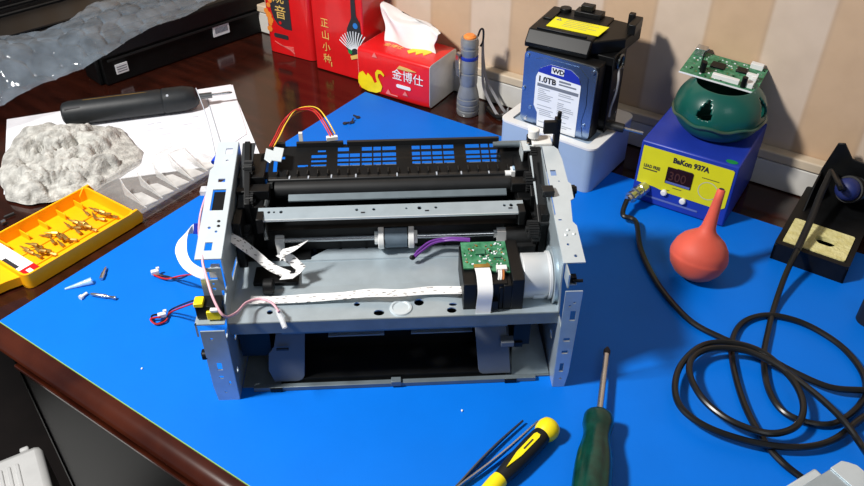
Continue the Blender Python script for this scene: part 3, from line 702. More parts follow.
c2 = [W(206, 96), W(233, 86), W(247, 135), W(222, 152)]
pb, _ = quad_sheet('paper_slip', [p for p in c2], .0016, 'folded edge of white paper lying on the right end of the large sheet')
g = G(); e3 = (W(222, 152)-W(206, 96)); g.prism([W(206, 96)-_+Z*.001, W(222, 150)-_+Z*.001, W(223.5, 150)-_+Z*.001, W(207, 96)-_+Z*.001], (0, 0, .0002)); obj('fold_line', g, 'ink_pale', pb)

a = W(62, 115, .02); b = W(198, 97, .021); ax = (b-a); ln = ax.length; ax.z = 0; ax.normalize()
t = thing('electric_screwdriver', 'thick dark charcoal electric screwdriver lying across the white sheet', 'electric screwdriver', Vector((a.x, a.y, 0)))
o_ = Vector((0, 0, .0215))
g = G(); g.lathe([(0, .006), (.001, .012), (.004, .0165), (.012, .0185), (.04, .0190), (ln*.55, .0192), (ln*.72, .0195), (ln*.735, .0188)], o_, ax, 40); obj('handle', g, 'charcoal', t)
g = G(); g.lathe([(ln*.735, .0185), (ln*.745, .0200), (ln*.90, .0198), (ln*.97, .0165), (ln, .0115), (ln+.002, .006)], o_, ax, 40); obj('head', g, 'charcoal', t)
g = G(); g.cyl(o_+ax*ln, o_+ax*(ln+.022), .0048); obj('chuck', g, 'dark_steel', t)
g = G(); g.cyl(o_+ax*(ln+.02), o_+ax*(ln+.040), .002); g.lathe([(ln+.038, .0024), (ln+.050, .0024), (ln+.054, .001)], o_, ax, 10); obj('bit', g, 'steel', t)
sd = ax.cross(Z); vv = (Z*.75+sd*.65).normalized(); s3 = vv.cross(ax)
g = G(); g.plate([(.008, -.002), (.030, -.0012), (.030, .0012), (.008, .002)], [], .002, frame(o_+vv*.0186, ax, s3)); obj('switch_slot', g, 'ink', t)
g = G(); g.cyl(o_+vv*.0188+ax*ln*.78, o_+vv*.0200+ax*ln*.78, .002, n=12); obj('led', g, 'ink_pale', t)
g = G(); g.box(o_+Z*.0187+ax*ln*.42, (ln*.5, .0015, .0012), rz=math.atan2(ax.y, ax.x)); obj('seam', g, 'brass', t, label='thin gold seam')

# ---------------------------------------------------------------- rag
rc = (W(70, 172)); 
def rag():
    NR, NT = 60, 190; base = []
    out = [(0, 178), (8, 150), (30, 130), (60, 127), (95, 129), (125, 133), (141, 152), (137, 168), (120, 178), (105, 186), (97, 193), (84, 197), (62, 201), (40, 206), (22, 208), (6, 198)]
    wp = [W(*p) for p in out]; n = len(wp); ring = []
    sp_ = spline(wp+[wp[0]], 12)[:-1]
    random.seed(12); FOLDS = []
    for f in range(46):
        e = sp_[int(random.random()*len(sp_))]; c_ = rc.lerp(e, random.uniform(.05, .88)); an = random.gauss(.75, .7); ln_ = random.uniform(.012, .045); cv = random.uniform(-1.2, 1.2)
        FOLDS.append(([Vector((c_.x, c_.y))+Vector((math.cos(an+cv*t_), math.sin(an+cv*t_)))*ln_*t_ for t_ in (-1, -.75, -.5, -.25, 0, .25, .5, .75, 1)], random.uniform(.0055, .0125), random.uniform(.006, .024)))
    rg = []
    for j in range(NR+1):
        q = j/NR; row = []
        for k in range(NT):
            e = sp_[int(k/NT*len(sp_))]; p = rc.lerp(e, q if q < 1 else 1)
            dome = (1-q**3.5)**.6; best = 0
            wp_ = Vector((p.x+.006*noise.noise(Vector((p.x*30, p.y*30, 5))), p.y+.006*noise.noise(Vector((p.x*30, p.y*30, 15)))))
            for cs, fr, fh in FOLDS:
                d2 = min((wp_-c_).length_squared for c_ in cs)/(fr*fr)
                if d2 < 1: best = max(best, fh*math.sqrt(1-d2))
            h = .004+dome*(.007+best+.0016*noise.noise(Vector((p.x*130, p.y*130, 3)))+.0022*noise.noise(Vector((p.x*60, p.y*60, 3))))
            h += .008*math.exp(-((p.x-W(85, 140, .03).x)**2+(p.y-W(85, 140, .03).y)**2)/.004)
            if q > .97: h *= .55
            if q >= 1: h = .0022
            off = noise.noise_vector(Vector((p.x*35, p.y*35, 9)))*.008*q
            row.append((p.x+off.x-rc.x, p.y+off.y-rc.y, max(.0024, h)))
        rg.append(row)
    g = G(); vs = [(0, 0, rg[1][0][2])]+[p for r in rg[1:] for p in r]; fs = [(0, 1+k, 1+(k+1) % NT) for k in range(NT)]
    for j in range(NR-1):
        for k in range(NT): a_ = 1+j*NT; b_ = a_+NT; fs.append((a_+k, b_+k, b_+(k+1) % NT, a_+(k+1) % NT))
    vs.append((0, 0, .0022)); L0 = len(vs)-1; a_ = 1+(NR-1)*NT
    for k in range(NT): fs.append((a_+(k+1) % NT, a_+k, L0))
    g.add(vs, fs); o = mesh_thing('cleaning_rag', g, 'rag', 'crumpled worn grey towelling rag on the white sheet above the orange case', 'rag', rc, shift=False, smooth=80)
    # a folded flap
    return o
rag_o = rag()
g = G(); 


# ---------------------------------------------------------------- orange bit case
Rc, Bc, Tc = W(139, 224), W(30, 290), W(91, 200); ex = (Rc-Bc).normalized(); rz = math.atan2(ex.y, ex.x); CL = (Rc-Bc).length; CDp = .104; H = .020
t = thing('bit_case', 'open orange plastic case of brass bits with a clear ribbed lid', 'case', Bc, rz)
g = G(); g.plate(rrect(0, CL, 0, CDp, .008), [], .002, Matrix.Translation((0, 0, .0015)))
g.plate(rrect(0, CL, 0, CDp, .008), [rrect(.0025, CL-.0025, .0025, CDp-.0025, .006)], H, Matrix.Translation((0, 0, H/2)))
for k in range(5):
    x = .028+k*(CL-.036)/4.6
    g.bx(x, x+.0016, CDp-.022, CDp-.003, .002, .012); 
g.bx(.026, CL-.01, .060, .062, .002, .0045); g.bx(.026, CL-.01, .030, .0316, .002, .0045)
g.prism([(CL-.012, .0, 0), (CL+.007, 0, 0), (CL+.009, 0, .010), (CL+.004, 0, .021), (CL-.006, 0, .021), (CL-.014, 0, .012)], (0, .004, 0))
g.prism([(CL-.012, CDp-.004, 0), (CL+.007, CDp-.004, 0), (CL+.009, CDp-.004, .010), (CL+.004, CDp-.004, .021), (CL-.006, CDp-.004, .021), (CL-.014, CDp-.004, .012)], (0, .004, 0))
obj('tray', g, 'orange_case', t, bev=.0008)
g = G(); g.plate([(.002, .012), (.0, CDp-.012), (-.014, CDp-.018), (-.032, CDp-.022), (-.036, CDp*.5), (-.032, .022), (-.014, .018)], [rrect(-.027, -.019, CDp*.32, CDp*.72, .003)], .012, Matrix.Translation((0, 0, .008))); obj('handle', g, 'orange_case', t, bev=.002)
g = G(); g.plate(rect(.004, .026, .006, CDp-.006), [], .0012, frame((0, 0, .0105), X, Y)); lb = obj('label', g, 'label_white', t, label='white and red paper label')
g = G(); g.use('red_box').bx(.004, .026, .006, .026, .0112, .0118); g.use('ink').bx(.007, .012, .034, .062, .0112, .0117); g.use('ink_pale')
for k in range(4): g.bx(.015+k*.0025, .0158+k*.0025, .032, .080, .0112, .0116)
g.use('label_white').bx(.012, .018, .011, .021, .0118, .0121); obj('print', g, None, lb)
# clear lid, folded back flat
LL = .150
g = G(); lid = []
x0, x1 = CL+.008, CL+.008+LL
for zz, th_ in ((.012, .0012),):
    g.bx(x0, x1-.012, .001, CDp-.001, .010, .0112)
g.prism([(x0, .001, .001), (x1-.012, .001, .001), (x1, .010, .001), (x1, CDp-.010, .001), (x1-.012, CDp-.001, .001), (x1-.012, CDp-.0022, .001), (x1-.0015, CDp-.0105, .001), (x1-.0015, .0105, .001), (x1-.012, .0022, .001), (x0, .0022, .001)], (0, 0, .016))
g.bx(x0, x1-.012, CDp-.0022, CDp-.001, .001, .017)
ld = obj('lid', g, 'clear_lid', t, label='clear plastic lid')
for k in range(5):
    g = G(); x = x0+.012+k*.027
    g.prism([(x, .006, .011), (x+.004, .055, .011), (x+.006, .060, .034-.001*k), (x+.002, .046, .026)], (.0013, 0, 0))
    g.prism([(x, .012, .0112), (x+.020, .006, .0112), (x+.020, .040, .0112), (x+.005, .050, .0112)], (0, 0, .0012)); obj('divider_fin', g, 'clear_fin', ld)
BM = Matrix.Translation(Bc) @ Matrix.Rotation(rz, 4, 'Z')
# brass bits: one built, the rest copied
def bit(name, m1, label, L=.018, r=.0022):
    g = G(); g.lathe([(0, r*.85), (.001, r), (L*.45, r), (L*.5, r*.6), (L*.75, r*.55), (L, r*.25)], (-L/2, 0, 0), X, 6)
    return tag(obj(name, g, m1, None, 0, 20), label, 'bit')
names = ['nearest the white label', 'second from the white label', 'third from the white label', 'nearest the clear lid']
proto = None; random.seed(11)
for pile in range(4):
    for k in range(9):
        if proto is None: o = proto = bit('screwdriver_bit', 'brass', '')
        else: o = proto.copy(); COL.objects.link(o)
        x = .040+pile*.0305+(k % 3)*.0062+random.uniform(-.002, .002); y = .062+random.uniform(-.003, .003)-(k*.0042)+.006
        p = BM @ Vector((x, y, .0062+(.0048 if k % 3 == 1 else 0)))
        o.location = p; o.rotation_euler = (random.random()*3, random.uniform(-.1, .1), rz+R(95)+random.uniform(-.5, .5))
        o['label'] = 'small brass bit in the pile '+names[pile]+' in the orange case'; o['group'] = 'brass bits in the pile '+names[pile]

# loose bits on the mat
def cyl_thing(name, p0, p1, r0, r1, m, label, cat, prof=None):
    p0, p1 = Vector(p0), Vector(p1); c_ = (p0+p1)/2; L = (p1-p0).length
    g = G(); g.lathe(prof(L) if prof else [(0, r0), (L, r1)], p0-c_, p1-p0, 16); o = obj(name, g, m); o.location = c_; return tag(o, label, cat)
hexp = lambda L: [(0, .0022), (.001, .0026), (L*.5, .0026), (L*.55, .0018), (L*.8, .0018), (L, .0008)]
cyl_thing('screwdriver_bit', W(101, 279, .0046), W(106, 267, .0046), 0, 0, 'steel', 'short steel bit on the mat above the clear plastic cone', 'bit', hexp)
cyl_thing('screwdriver_bit', W(91, 294, .0046), W(116, 298, .0046), 0, 0, 'steel', 'longer steel bit lying crosswise on the mat below the clear cone', 'bit', lambda L: [(0, .0015), (L*.1, .002), (L*.6, .0024), (L*.65, .0016), (L*.85, .0016), (L*.88, .0022), (L, .002)])
cyl_thing('plastic_cone', W(65, 289, .003), W(92, 280.5, .0062), .0012, .0042, 'cone_plastic', 'translucent pale blue plastic cone on the mat near the orange case', 'cone')
cyl_thing('plastic_peg', W(80, 298, .0042), W(87, 293, .0042), .0022, .0022, 'white_plastic', 'tiny white plastic peg on the mat left of the longer steel bit', 'peg', lambda L: [(0, .003), (L*.3, .003), (L*.35, .0018), (L, .0018)])
cyl_thing('metal_nut', W(1, 223, .003), W(5, 221, .003), .003, .003, 'steel', 'tiny bright metal nut on the brown desk at the left edge', 'nut')
cyl_thing('metal_pin', W(4, 217, .002), W(14, 213, .002), .0015, .0015, 'dark_steel', 'thin dark metal pin on the brown desk above the nut', 'pin')
for k, (x, y, lb_) in enumerate(((462, 411, 'tiny white crumb on the mat in front of the printer frame'), (142, 369, 'tiny pale crumb on the mat left of the printer frame'))):
    g = G(); g.ball((0, 0, .0008), .001, (1, 1.4, .8), 8); o = obj('crumb', g, 'white_matte'); o.location = W(x, y, .0018)+Vector((0, 0, 0)); tag(o, lb_, 'crumb')

# ---------------------------------------------------------------- black cartridge box, wrapped device, bubble wrap
a = W(108, 86); b = W(262, 32); ex = (b-a).normalized(); rz = math.atan2(ex.y, ex.x); BL = (b-a).length+.03
t = thing('toner_unit', 'long black printer unit with two small white labels lying at the back left', 'printer unit', a, rz)
g = G(); prof = [(0, 0), (.003, .043), (0, .048), (.003, .074), (.008, .078), (.07, .078), (.075, .0)]
g.prism([(.0, y, z) for y, z in prof], (BL, 0, 0)); g.bx(-.008, .0, .01, .06, .0, .05); obj('housing', g, 'black', t, bev=.002)
g = G(); g.bx(.01, BL-.01, -.002, .003, .040, .043); g.bx(.02, BL-.06, .03, .04, .078, .0795)
obj('ribs', g, 'black_soft', t)
LT = Loc(a, rz)
for i, (px, py, w_, h_, lab_) in enumerate(((122, 68, .022, .017, 'small white barcode label near the left end'), (221, 29, .034, .022, 'white barcode label near the right end'))):
    u_ = (px-432)/CF; v_ = (py-243)/CF; dr = Vector((u_, math.cos(CT)-v_*math.sin(CT), -(math.sin(CT)+v_*math.cos(CT))))
    # hit the front face plane of the unit
    o0 = Vector((0, 0, CH)); M_ = (Matrix.Translation(a) @ Matrix.Rotation(rz, 4, 'Z')).inverted(); lo = M_ @ o0; ldr = M_.to_3x3() @ dr; s_ = -lo.y/ldr.y; hit = lo+ldr*s_
    g = G(); g.box((hit.x, .0005, hit.z), (w_, .002, h_)); lb = obj('label', g, 'label_white', t, label=lab_)
    g = G()
    for k in range(10 if i else 3): 
        if i: g.bx(hit.x-w_*.38+k*w_*.08, hit.x-w_*.38+k*w_*.08+w_*.05, -.0009, -.0004, hit.z-h_*.25, hit.z+h_*.2)
        else: g.bx(hit.x-w_*.4, hit.x+w_*.4, -.0009, -.0004, hit.z-h_*.3+k*h_*.25, hit.z-h_*.3+k*h_*.25+h_*.08)
    obj('barcode', g, 'ink_mid', lb)

wa, wb, wc = W(-45, 122, .02), W(104, 58, .080), W(222, -2, .082)
e1 = (wc-wa); e1.z = 0; WL = e1.length; e1.normalize(); e2 = Vector((-e1.y, e1.x, 0)); rz = math.atan2(e1.y, e1.x)
base = Vector((wa.x, wa.y, 0))
t = thing('scanner_unit', 'large flat black device under bubble wrap at the top left of the desk', 'device', base+e2*.09-e1*.05, rz)
g = G(); g.bx(-.05, WL+.06, .0, .25, .0, .080); g.bx(-.04, WL+.05, .01, .24, .080, .084); obj('body', g, 'black_gloss', t, bev=.004)
g = G()
for k in range(3): g.bx(-.03, WL+.04, .10+k*.035, .104+k*.035, .084, .087)
obj('ribs', g, 'black_soft', t, bev=.001)
g = G(); g.bx(.0, WL+.05, .20, .24, .084, .13); obj('rear_cover', g, 'black', t, bev=.004)
# bubble wrap
EP = spline([W(*p) for p in ((-55, 136, .030), (0, 108, .045), (50, 85, .060), (104, 59, .0815), (129, 42, .0835), (180, 19, .0835), (226, -1, .0835), (245, -9, .0835))], 40); NU, NV = 260, 100; DV = .125
def bw(i, j):
    ep = EP[min(len(EP)-1, round(i/NU*(len(EP)-1)))]; u_ = (ep-base).dot(e1); v_ = j/NV*DV; low = ep.z
    rise = .102+.012*noise.noise(Vector((u_*9, v_*9, 0))); f_ = min(1, v_/.075); f_ = f_*f_*(3-2*f_)
    z = low+(rise-low)*f_
    z += .005*noise.noise(Vector((u_*14, v_*20, 4)))*(1-.4*f_)
    a_ = .040 if True else 0; hx = u_/a_; hy = v_/(a_*.866); r0 = round(hy); off = .5 if r0 % 2 else 0; best = 9
    for rr in (r0-1, r0, r0+1):
        of = .5 if rr % 2 else 0; cx = round(hx-of)+of; dx = (hx-cx); dy = (hy-rr)*.866; best = min(best, math.hypot(dx, dy))
    q = min(1, best/.55); z += .0040*(1-q**9)
    z += .0012*noise.noise(Vector((u_*70, v_*70, 2)))
    edge = .004*noise.noise(Vector((u_*25, 0, 3)))
    if v_ > .07: z = max(z, .0895)
    if i/NU > .40: z = max(z, .0805)
    return Vector((ep.x-base.x, ep.y-base.y, 0))+e2*(v_+edge)+Vector((0, 0, z))
g = G(); g.add([bw(i, j) for j in range(NV+1) for i in range(NU+1)], [(j*(NU+1)+i, j*(NU+1)+i+1, (j+1)*(NU+1)+i+1, (j+1)*(NU+1)+i) for j in range(NV) for i in range(NU)])
o = obj('bubble_wrap', g, 'bubble', smooth=50); o.location = base; tag(o, 'clear bubble wrap with large cells draped over the black device at the top left', 'bubble wrap')
# ---------------------------------------------------------------- the printer frame
PO = Vector((-.035, .537, .0021)); PY = R(3.0)
pr = thing('printer_frame', 'opened laser printer metal frame with black rollers and wires, centre of the blue mat', 'printer', PO, PY)
LI = Loc(PO, PY)
def LP(px, py, h): return LI(W(px, py, h+.0018))
def P(name, g, m=None, **k): 
    par = k.pop('parent', pr); return obj(name, g, m, par, **k)
TOP = [(.038, .150), (.19, .185)]                 # y, z of the top edge
sl = (TOP[1][1]-TOP[0][1])/(TOP[1][0]-TOP[0][0])
YZ = lambda x: Matrix(((0, 0, 1, x), (1, 0, 0, 0), (0, 1, 0, 0), (0, 0, 0, 1)))     # 2D (y, z) plane at x
def side(s, y0):
    g = G(); xi = .1585*s
    o_ = [(0, 0), (.19, 0), (.19, .185), (y0, .150-(.038-y0)*sl), (y0, .118), (.018, .112), (.014, .088), (0, .084)]
    holes = [circ(.03, .06, .005), circ(.08, .04, .008), rect(.06, .09, .104, .112), circ(.15, .15, .004), circ(.012, .03, .003), rect(.12, .15, .05, .065)]
    if s > 0: holes = [circ(.03, .045, .005), circ(.08, .04, .008), circ(.15, .15, .004), rect(.12, .15, .05, .065)]
    g.plate(o_, holes, .0014, YZ(xi))
    return g
def flange_mat(s, y0):
    o = Vector((0, y0, .150-(.038-y0)*sl)); return frame(o, X, Vector((0, 1, sl)))
FL_ = (Vector((0, .19-.038, .035))).length
# left plate
g = side(-1, .038); sp_l = P('side_plate', g, 'zinc', label='left side plate')
g = G(); g.plate([(-.1583, 0), (-.1583, FL_), (-.180, FL_), (-.180, .12), (-.183, .115), (-.183, 0)],
    [rect(-.1755, -.1685, .010, .020), rect(-.1765, -.1635, .060, .088), rect(-.173, -.166, .098, .1025), rect(-.170, -.163, .138, .146), circ(-.167, .033, .0014, 8), circ(-.174, .038, .0016, 8), circ(-.167, .128, .0016, 8)], .0014, flange_mat(-1, .038))
obj('top_flange', g, 'zinc_bright', sp_l, bev=.0004)
g = G(); F0 = flange_mat(-1, .038)
for x, y in ((-.166, .046), (-.1655, .040)): g.lathe([(0, .0018), (.0008, .0010)], F0 @ Vector((x, y, .0007)), Z, 10)
g.box(F0 @ Vector((-.170, .074, -.004)), (.011, .026, .004), rx=math.atan(sl)); obj('catch', g, 'black', sp_l)
g = G(); XZ = lambda y: Matrix(((1, 0, 0, 0), (0, 0, 1, y), (0, 1, 0, 0), (0, 0, 0, 1)))
g.plate([(-.1583, 0), (-.179, -.0012), (-.181, .020), (-.181, .095), (-.1583, .095)], [circ(-.172, .085, .0016, 8), rect(-.173, -.168, .043, .053), circ(-.171, .033, .0026, 10, .0022), rect(-.165, -.163, .022, .027), circ(-.170, .012, .0014, 8)], .0014, XZ(.0))
obj('front_flange', g, 'zinc', sp_l, bev=.0004)
g = G(); g.plate([(-.1583, .106), (-.179, .106), (-.179, .133), (-.1745, .1335), (-.1745, .146), (-.1585, .146)], [rect(-.173, -.163, .132, .142), rect(-.162, -.1595, .112, .119), circ(-.168, .127, .0014, 8), circ(-.168, .121, .0018, 8)], .0014, XZ(.030))
g.bx(-.186, -.1583, .004, .030, .0985, .1000); g.bx(-.186, -.1845, .004, .006, .084, .100); obj('bracket', g, 'zinc', sp_l)
g = G(); g.cyl((-.185, .004, .060), (-.180, .004, .060), .0048); g.bx(-.186, -.178, .002, .008, .056, .064); obj('stop', g, 'black', sp_l)
g = G(); g.bx(-.171, -.163, .034, .045, .131, .139); obj('buffer', g, 'wire_white', sp_l)
# solenoid, yellow and black
g = G(); dz = .0125; g.use('black').bx(-.184, -.1605, .010, .026, .0885+dz, .104+dz); g.use('yellow').bx(-.1845, -.176, .009, .020, .104+dz, .1085+dz); g.use('yellow').bx(-.174, -.1615, .0075, .022, .0895+dz, .099+dz); g.use('white_plastic').bx(-.170, -.1625, .0065, .012, .0995+dz, .1025+dz)
P('solenoid', g, None, bev=.0006, label='yellow and black solenoid')
# right plate
sp_r = P('side_plate', side(1, .020), 'zinc', label='right side plate')
y0 = .020; FM_ = flange_mat(1, y0); FLr = Vector((0, .165-y0, (.165-y0)*sl)).length
g = G(); g.plate([(.1583, 0), (.1790, 0), (.1782, .045), (.1750, .050), (.1775, .078), (.181, .080), (.1815, .100), (.179, .103), (.178, .135), (.176, .150), (.172, .155), (.160, .155), (.160, .060), (.1583, .058)],
    [circ(.171, .008, .0017, 8), circ(.166, .022, .0014, 8), rect(.1615, .165, .052, .0535), rect(.163, .169, .112, .120), circ(.170, .104, .0010, 6)], .0014, FM_)
obj('top_flange', g, 'zinc_bright', sp_r, bev=.0004)
g = G()
for x, y in ((.169, .040), (.174, .035), (.166, .034)): g.lathe([(0, .0020), (.0008, .0011)], FM_ @ Vector((x, y, .0007)), Z, 10)
obj('rivets', g, 'zinc_bright', sp_r)
g = G(); g.plate([(.1583, 0), (.170, .0), (.1725, .020), (.1745, .129), (.1583, .129)], [rect(.1655, .1710, .092, .1045), rect(.1625, .1690, .0645, .0690), rect(.1625, .1685, .0475, .0520), circ(.168, .115, .0014, 8), circ(.164, .111, .0014, 8), rect(.1625, .1665, .022, .034), circ(.165, .012, .0014, 8)], .0014, XZ(.0))
obj('front_flange', g, 'zinc', sp_r, bev=.0004)
g = G(); g.bx(.161, .170, .008, .020, .129, .1303); g.bx(.1605, .162, .004, .020, .129, .145); obj('bracket', g, 'zinc', sp_r)
g = G(); g.bx(.163, .170, .010, .016, .1305, .1365); g.cyl((.166, .009, .1335), (.1755, .009, .1335), .0016); obj('latch', g, 'black', sp_r)
g = G(); g.cyl((.1825, .115, .163), (.187, .115, .163), .004); g.bx(.178, .186, .112, .12, .155, .166); obj('stop', g, 'black', sp_r)
# tray deck with a front lip and its round holes
TZ = .0915; holes = []
def deckpt(px, py): q = LP(px, py, TZ); return q.x, q.y
for px, py, r_, ry in ((357, 305, .0030, .0028), (379, 313.5, .0052, .0040), (419, 303, .0048, .0048), (452, 313.5, .0048, .0040), (453, 305, .0040, .0022), (270, 313, .003, .003)):
    x, y = deckpt(px, py); holes.append(circ(x, max(y, .020), r_, 16, ry))
g = G(); g.plate([(-.1578, .0125), (.1578, .0125), (.1578, .062), (-.1578, .062)], holes, .0013, Matrix.Translation((0, 0, TZ)))
g.prism([(-.1578, .0625, TZ), (.1578, .0625, TZ), (.1578, .100, TZ+.004), (-.1578, .100, TZ+.004)], (0, 0, -.0013))
dk_ = P('paper_deck', g, 'zinc', label='folded sheet metal deck')
g = G(); g.bx(-.1578, .1578, .011, .0125, TZ-.013, TZ+.0006); obj('front_lip', g, 'zinc_dim', dk_)  # same sheet as the deck; shade on the lip painted with the dimmer zinc
g = G(); g.prism([(-.092, .0985, TZ+.004), (.085, .0985, TZ+.004), (.085, .118, TZ+.010), (.035, .130, TZ+.012), (-.040, .130, TZ+.012)], (0, 0, -.0013)); g.bx(-.110, .085, .0975, .099, TZ-.002, TZ+.0045); obj('rear_apron', g, 'zinc', dk_)
x, y = deckpt(401, 309); g = G(); g.lathe([(0, .0112), (.0016, .0105), (.0019, .0085), (.0008, .0075), (.0008, .0001)], (x, y, TZ+.0006), Z, 30); obj('round_boss', g, 'zinc_bright', dk_)
g = G(); g.bx(-.122, -.100, .078, .0795, TZ+.0045, TZ+.006); g.bx(-.116, -.113, .077, .081, TZ+.002, TZ+.0046); obj('slots', g, 'ink', dk_)
# lower mouth
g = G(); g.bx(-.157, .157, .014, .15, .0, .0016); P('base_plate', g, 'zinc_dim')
g = G(); g.bx(-.118, .112, .016, .12, .0018, .009); g.bx(-.157, .157, .125, .130, .0, .084); g.bx(-.13, .125, .06, .12, .009, .03); P('paper_cassette', g, 'black')
g = G(); g.bx(-.145, .142, .008, .0135, .0, .0052); g.bx(-.028, .002, .006, .0135, .001, .0075) if False else g.bx(-.006, .004, .0065, .0135, .002, .0085); rl = P('front_rail', g, 'zinc_dim', bev=.0005)
for x in (-.122, .116): g = G(); g.bx(x-.006, x+.006, .0065, .0082, .0005, .0048); obj('clip', g, 'black', rl)
g = G(); g.bx(-.070, -.012, .052, .059, .0305, .032); g.bx(.016, .080, .052, .059, .0305, .032); P('feed_bars', g, 'zinc')
g = G(); g.bx(-.11, .11, .018, .0195, .070, .0722); P('upper_edge_bar', g, 'zinc_dim')
def guide(pts, nm, y0, y1, lab_):
    zs_ = [p[1] for p in pts]; z0, z1 = min(zs_), max(zs_); n_ = len(pts)
    g = G(); g.prism([(p[0], y0+(y1-y0)*(p[1]-z0)/(z1-z0), p[1]) for p in pts], (0, .0015, 0)); return P(nm, g, 'guide_grey', bev=.0005, label=lab_)
gl = guide([(-.100, .006), (-.124, .006), (-.129, .020), (-.127, .040), (-.121, .048), (-.115, .076), (-.088, .076), (-.0935, .012), (-.096, .008)], 'paper_guide', .0150, .028, 'left grey paper guide')
g = G(); g.bx(-.118, -.106, .0185, .0205, .047, .049); obj('notch', g, 'ink', gl)
gr_ = guide([(.088, .006), (.117, .006), (.1145, .030), (.111, .055), (.108, .076), (.078, .076), (.0835, .012), (.085, .008)], 'paper_guide', .0150, .028, 'right grey paper guide')
g = G(); g.box((.111, .018, .049), (.013, .010, .006)); g.prism([(.116, .016, .006), (.118, .040, .006), (.113, .040, .060), (.109, .026, .060)], (.0012, 0, 0)); obj('thumb_latch', g, 'guide_grey', gr_, bev=.0008)
g = G(); g.bx(.1195, .136, .030, .06, .032, .072); g.bx(.121, .129, .028, .031, .030, .036); P('spring_block', g, 'black')
g = G(); g.prism([(.118, .016, .002), (.157, .016, .002), (.150, .09, .03), (.128, .09, .03)], (0, .001, .001)); g.bx(.132, .150, .085, .088, .035, .046); g.bx(.132, .150, .085, .088, .052, .062); P('ramp', g, 'zinc_dim')
g = G(); g.bx(-.155, -.125, .03, .12, .030, .084); P('inner_block', g, 'black')
g = G(); g.bx(-.140, -.095, .064, .090, .0925, .097); g.bx(-.155, -.085, .100, .118, .088, .098); g.cyl((-.128, .055, .100), (-.118, .055, .100), .008); P('gear_cover', g, 'black', bev=.001)

# black plastic end frames with gears
def endframe(s, nm):
    g = G(); xa, xb = (.1300*s, .1570*s)
    g.bx(xb, xa, .120, .195, .0, .150); g.bx(xb, xa, .150, .198, .15, .166); g.bx(xb, xb-.008*s, .092, .12, .09, .150); g.bx(xa+.004*s, xa-.003*s, .095, .12, .135, .152)
    g.prism([(xa+.012*s, .118, .155), (xa+.016*s, .19, .186), (xa+.016*s, .19, .150), (xa+.012*s, .118, .120)], (.006*s, 0, 0))
    g.bx(xb, xa-.006*s, .132, .146, .15, .161)
    return P(nm, g, 'black', bev=.0008)
el = endframe(-1, 'end_frame'); er = endframe(1, 'end_frame')
for par, s, lst in ((el, -1, ((-.148, .108, .118, .016, .008), (-.143, .130, .150, .010, .007), (-.146, .162, .170, .008, .008))), (er, 1, ((.146, .105, .125, .016, .008), (.143, .140, .158, .011, .009), (.150, .168, .172, .010, .006), (.140, .085, .138, .009, .010)))):
    for x, y, z, r_, w_ in lst:
        nt_ = 22; g = G(); rr = []
        for xx in (x-w_/2, x+w_/2):
            rr.append([(xx, y+(r_*(1.0 if (k//2) % 2 else .88))*math.cos(2*math.pi*k/(nt_*4)), z+(r_*(1.0 if (k//2) % 2 else .88))*math.sin(2*math.pi*k/(nt_*4))) for k in range(nt_*4)])
        g.rings(rr); g.cyl((x-w_/2-.002, y, z), (x+w_/2+.002, y, z), r_*.35); obj('gear', g, 'black_soft', par, smooth=20)
g = G(); g.prism([(-.1545, .118, .150), (-.1475, .118, .150), (-.141, .19, .182), (-.1545, .19, .182)], (0, 0, .0015)); obj('lever_cover', g, 'charcoal', el)
g = G(); g.tube([(-.126, .128, .152), (-.129, .110, .140), (-.126, .096, .126)], .0025); g.bx(-.1275, -.1225, .150, .158, .152, .158); obj('spring_arm', g, 'dark_steel', el)
g = G(); g.bx(.126, .136, .152, .162, .153, .163); g.cyl((.120, .156, .158), (.138, .156, .158), .0036); g.use('white_plastic'); obj('bearing', g, 'wire_white', er)
g = G(); g.bx(.128, .133, .154, .160, .163, .165); obj('bearing_tab', g, 'cone_plastic', er)

# grille (rear guide): sloped plate with real windows
GO = Vector((0, .162, .161)); GV = Vector((0, .040, .010)); GH = GV.length; GM = frame(GO, X, GV)
out = [(-.137, -.006), (.146, -.006), (.150, GH*.55), (.146, GH*.9), (.118, GH*.92), (.118, GH), (-.046, GH), (-.047, GH+.0008), (-.083, GH+.0008), (-.083, GH+.004), (-.098, GH+.004), (-.098, GH*.99), (-.126, GH*1.0), (-.137, GH*.7)]
def rowz(k): a_ = .008+k*.0080; return a_, a_+.0054
holes = []
rows_ = [(.0096, .0141), (.0163, .0205), (.0225, .0282), (.0315, .0373)]
gx = lambda px: LP(px, 155, .166).x
for a_, b_ in ((338, 349), (350, 360), (362, 372), (373.5, 381), (382.5, 396), (412, 420), (421.5, 431), (432.5, 442), (443.5, 454), (466, 480), (481.5, 489), (490.5, 500)):
    for k in range(4):
        if a_ == 350 and k == 3: continue
        holes.append(rect(gx(a_), gx(b_), *rows_[k]))
for k in (0, 1, 2): holes.append(rect(gx(312), gx(327), rows_[k][0], rows_[k][1]-.001))
holes.append(rect(gx(299), gx(309), .0098, .0130)); holes.append(rect(gx(318), gx(326), .031, .034))
holes.append([(-.131, .004), (-.128, .004), (-.128, .020), (-.123, .020), (-.123, .004), (-.119, .004), (-.119, .024), (-.131, .024)])
holes.append(rect(-.115, -.1115, .022, .026))
g = G(); g.plate(out, holes, .0006, GM); gp = P('rear_grille', g, 'black', bev=.0003, label='black slotted rear paper guide')
g = G()
for x0_, x1_ in ((-.126, -.112), (-.100, -.083), (-.083, -.050), (-.046, .118)):
    g.box(GM @ Vector(((x0_+x1_)/2, GH+.000, .0025)), (x1_-x0_, .004, .005))
for k in range(24):
    x = -.118+k*.0105; g.box(GM @ Vector((x, .000, .0015)), (.0010, .008, .003))
obj('top_bead', g, 'black_soft', gp)
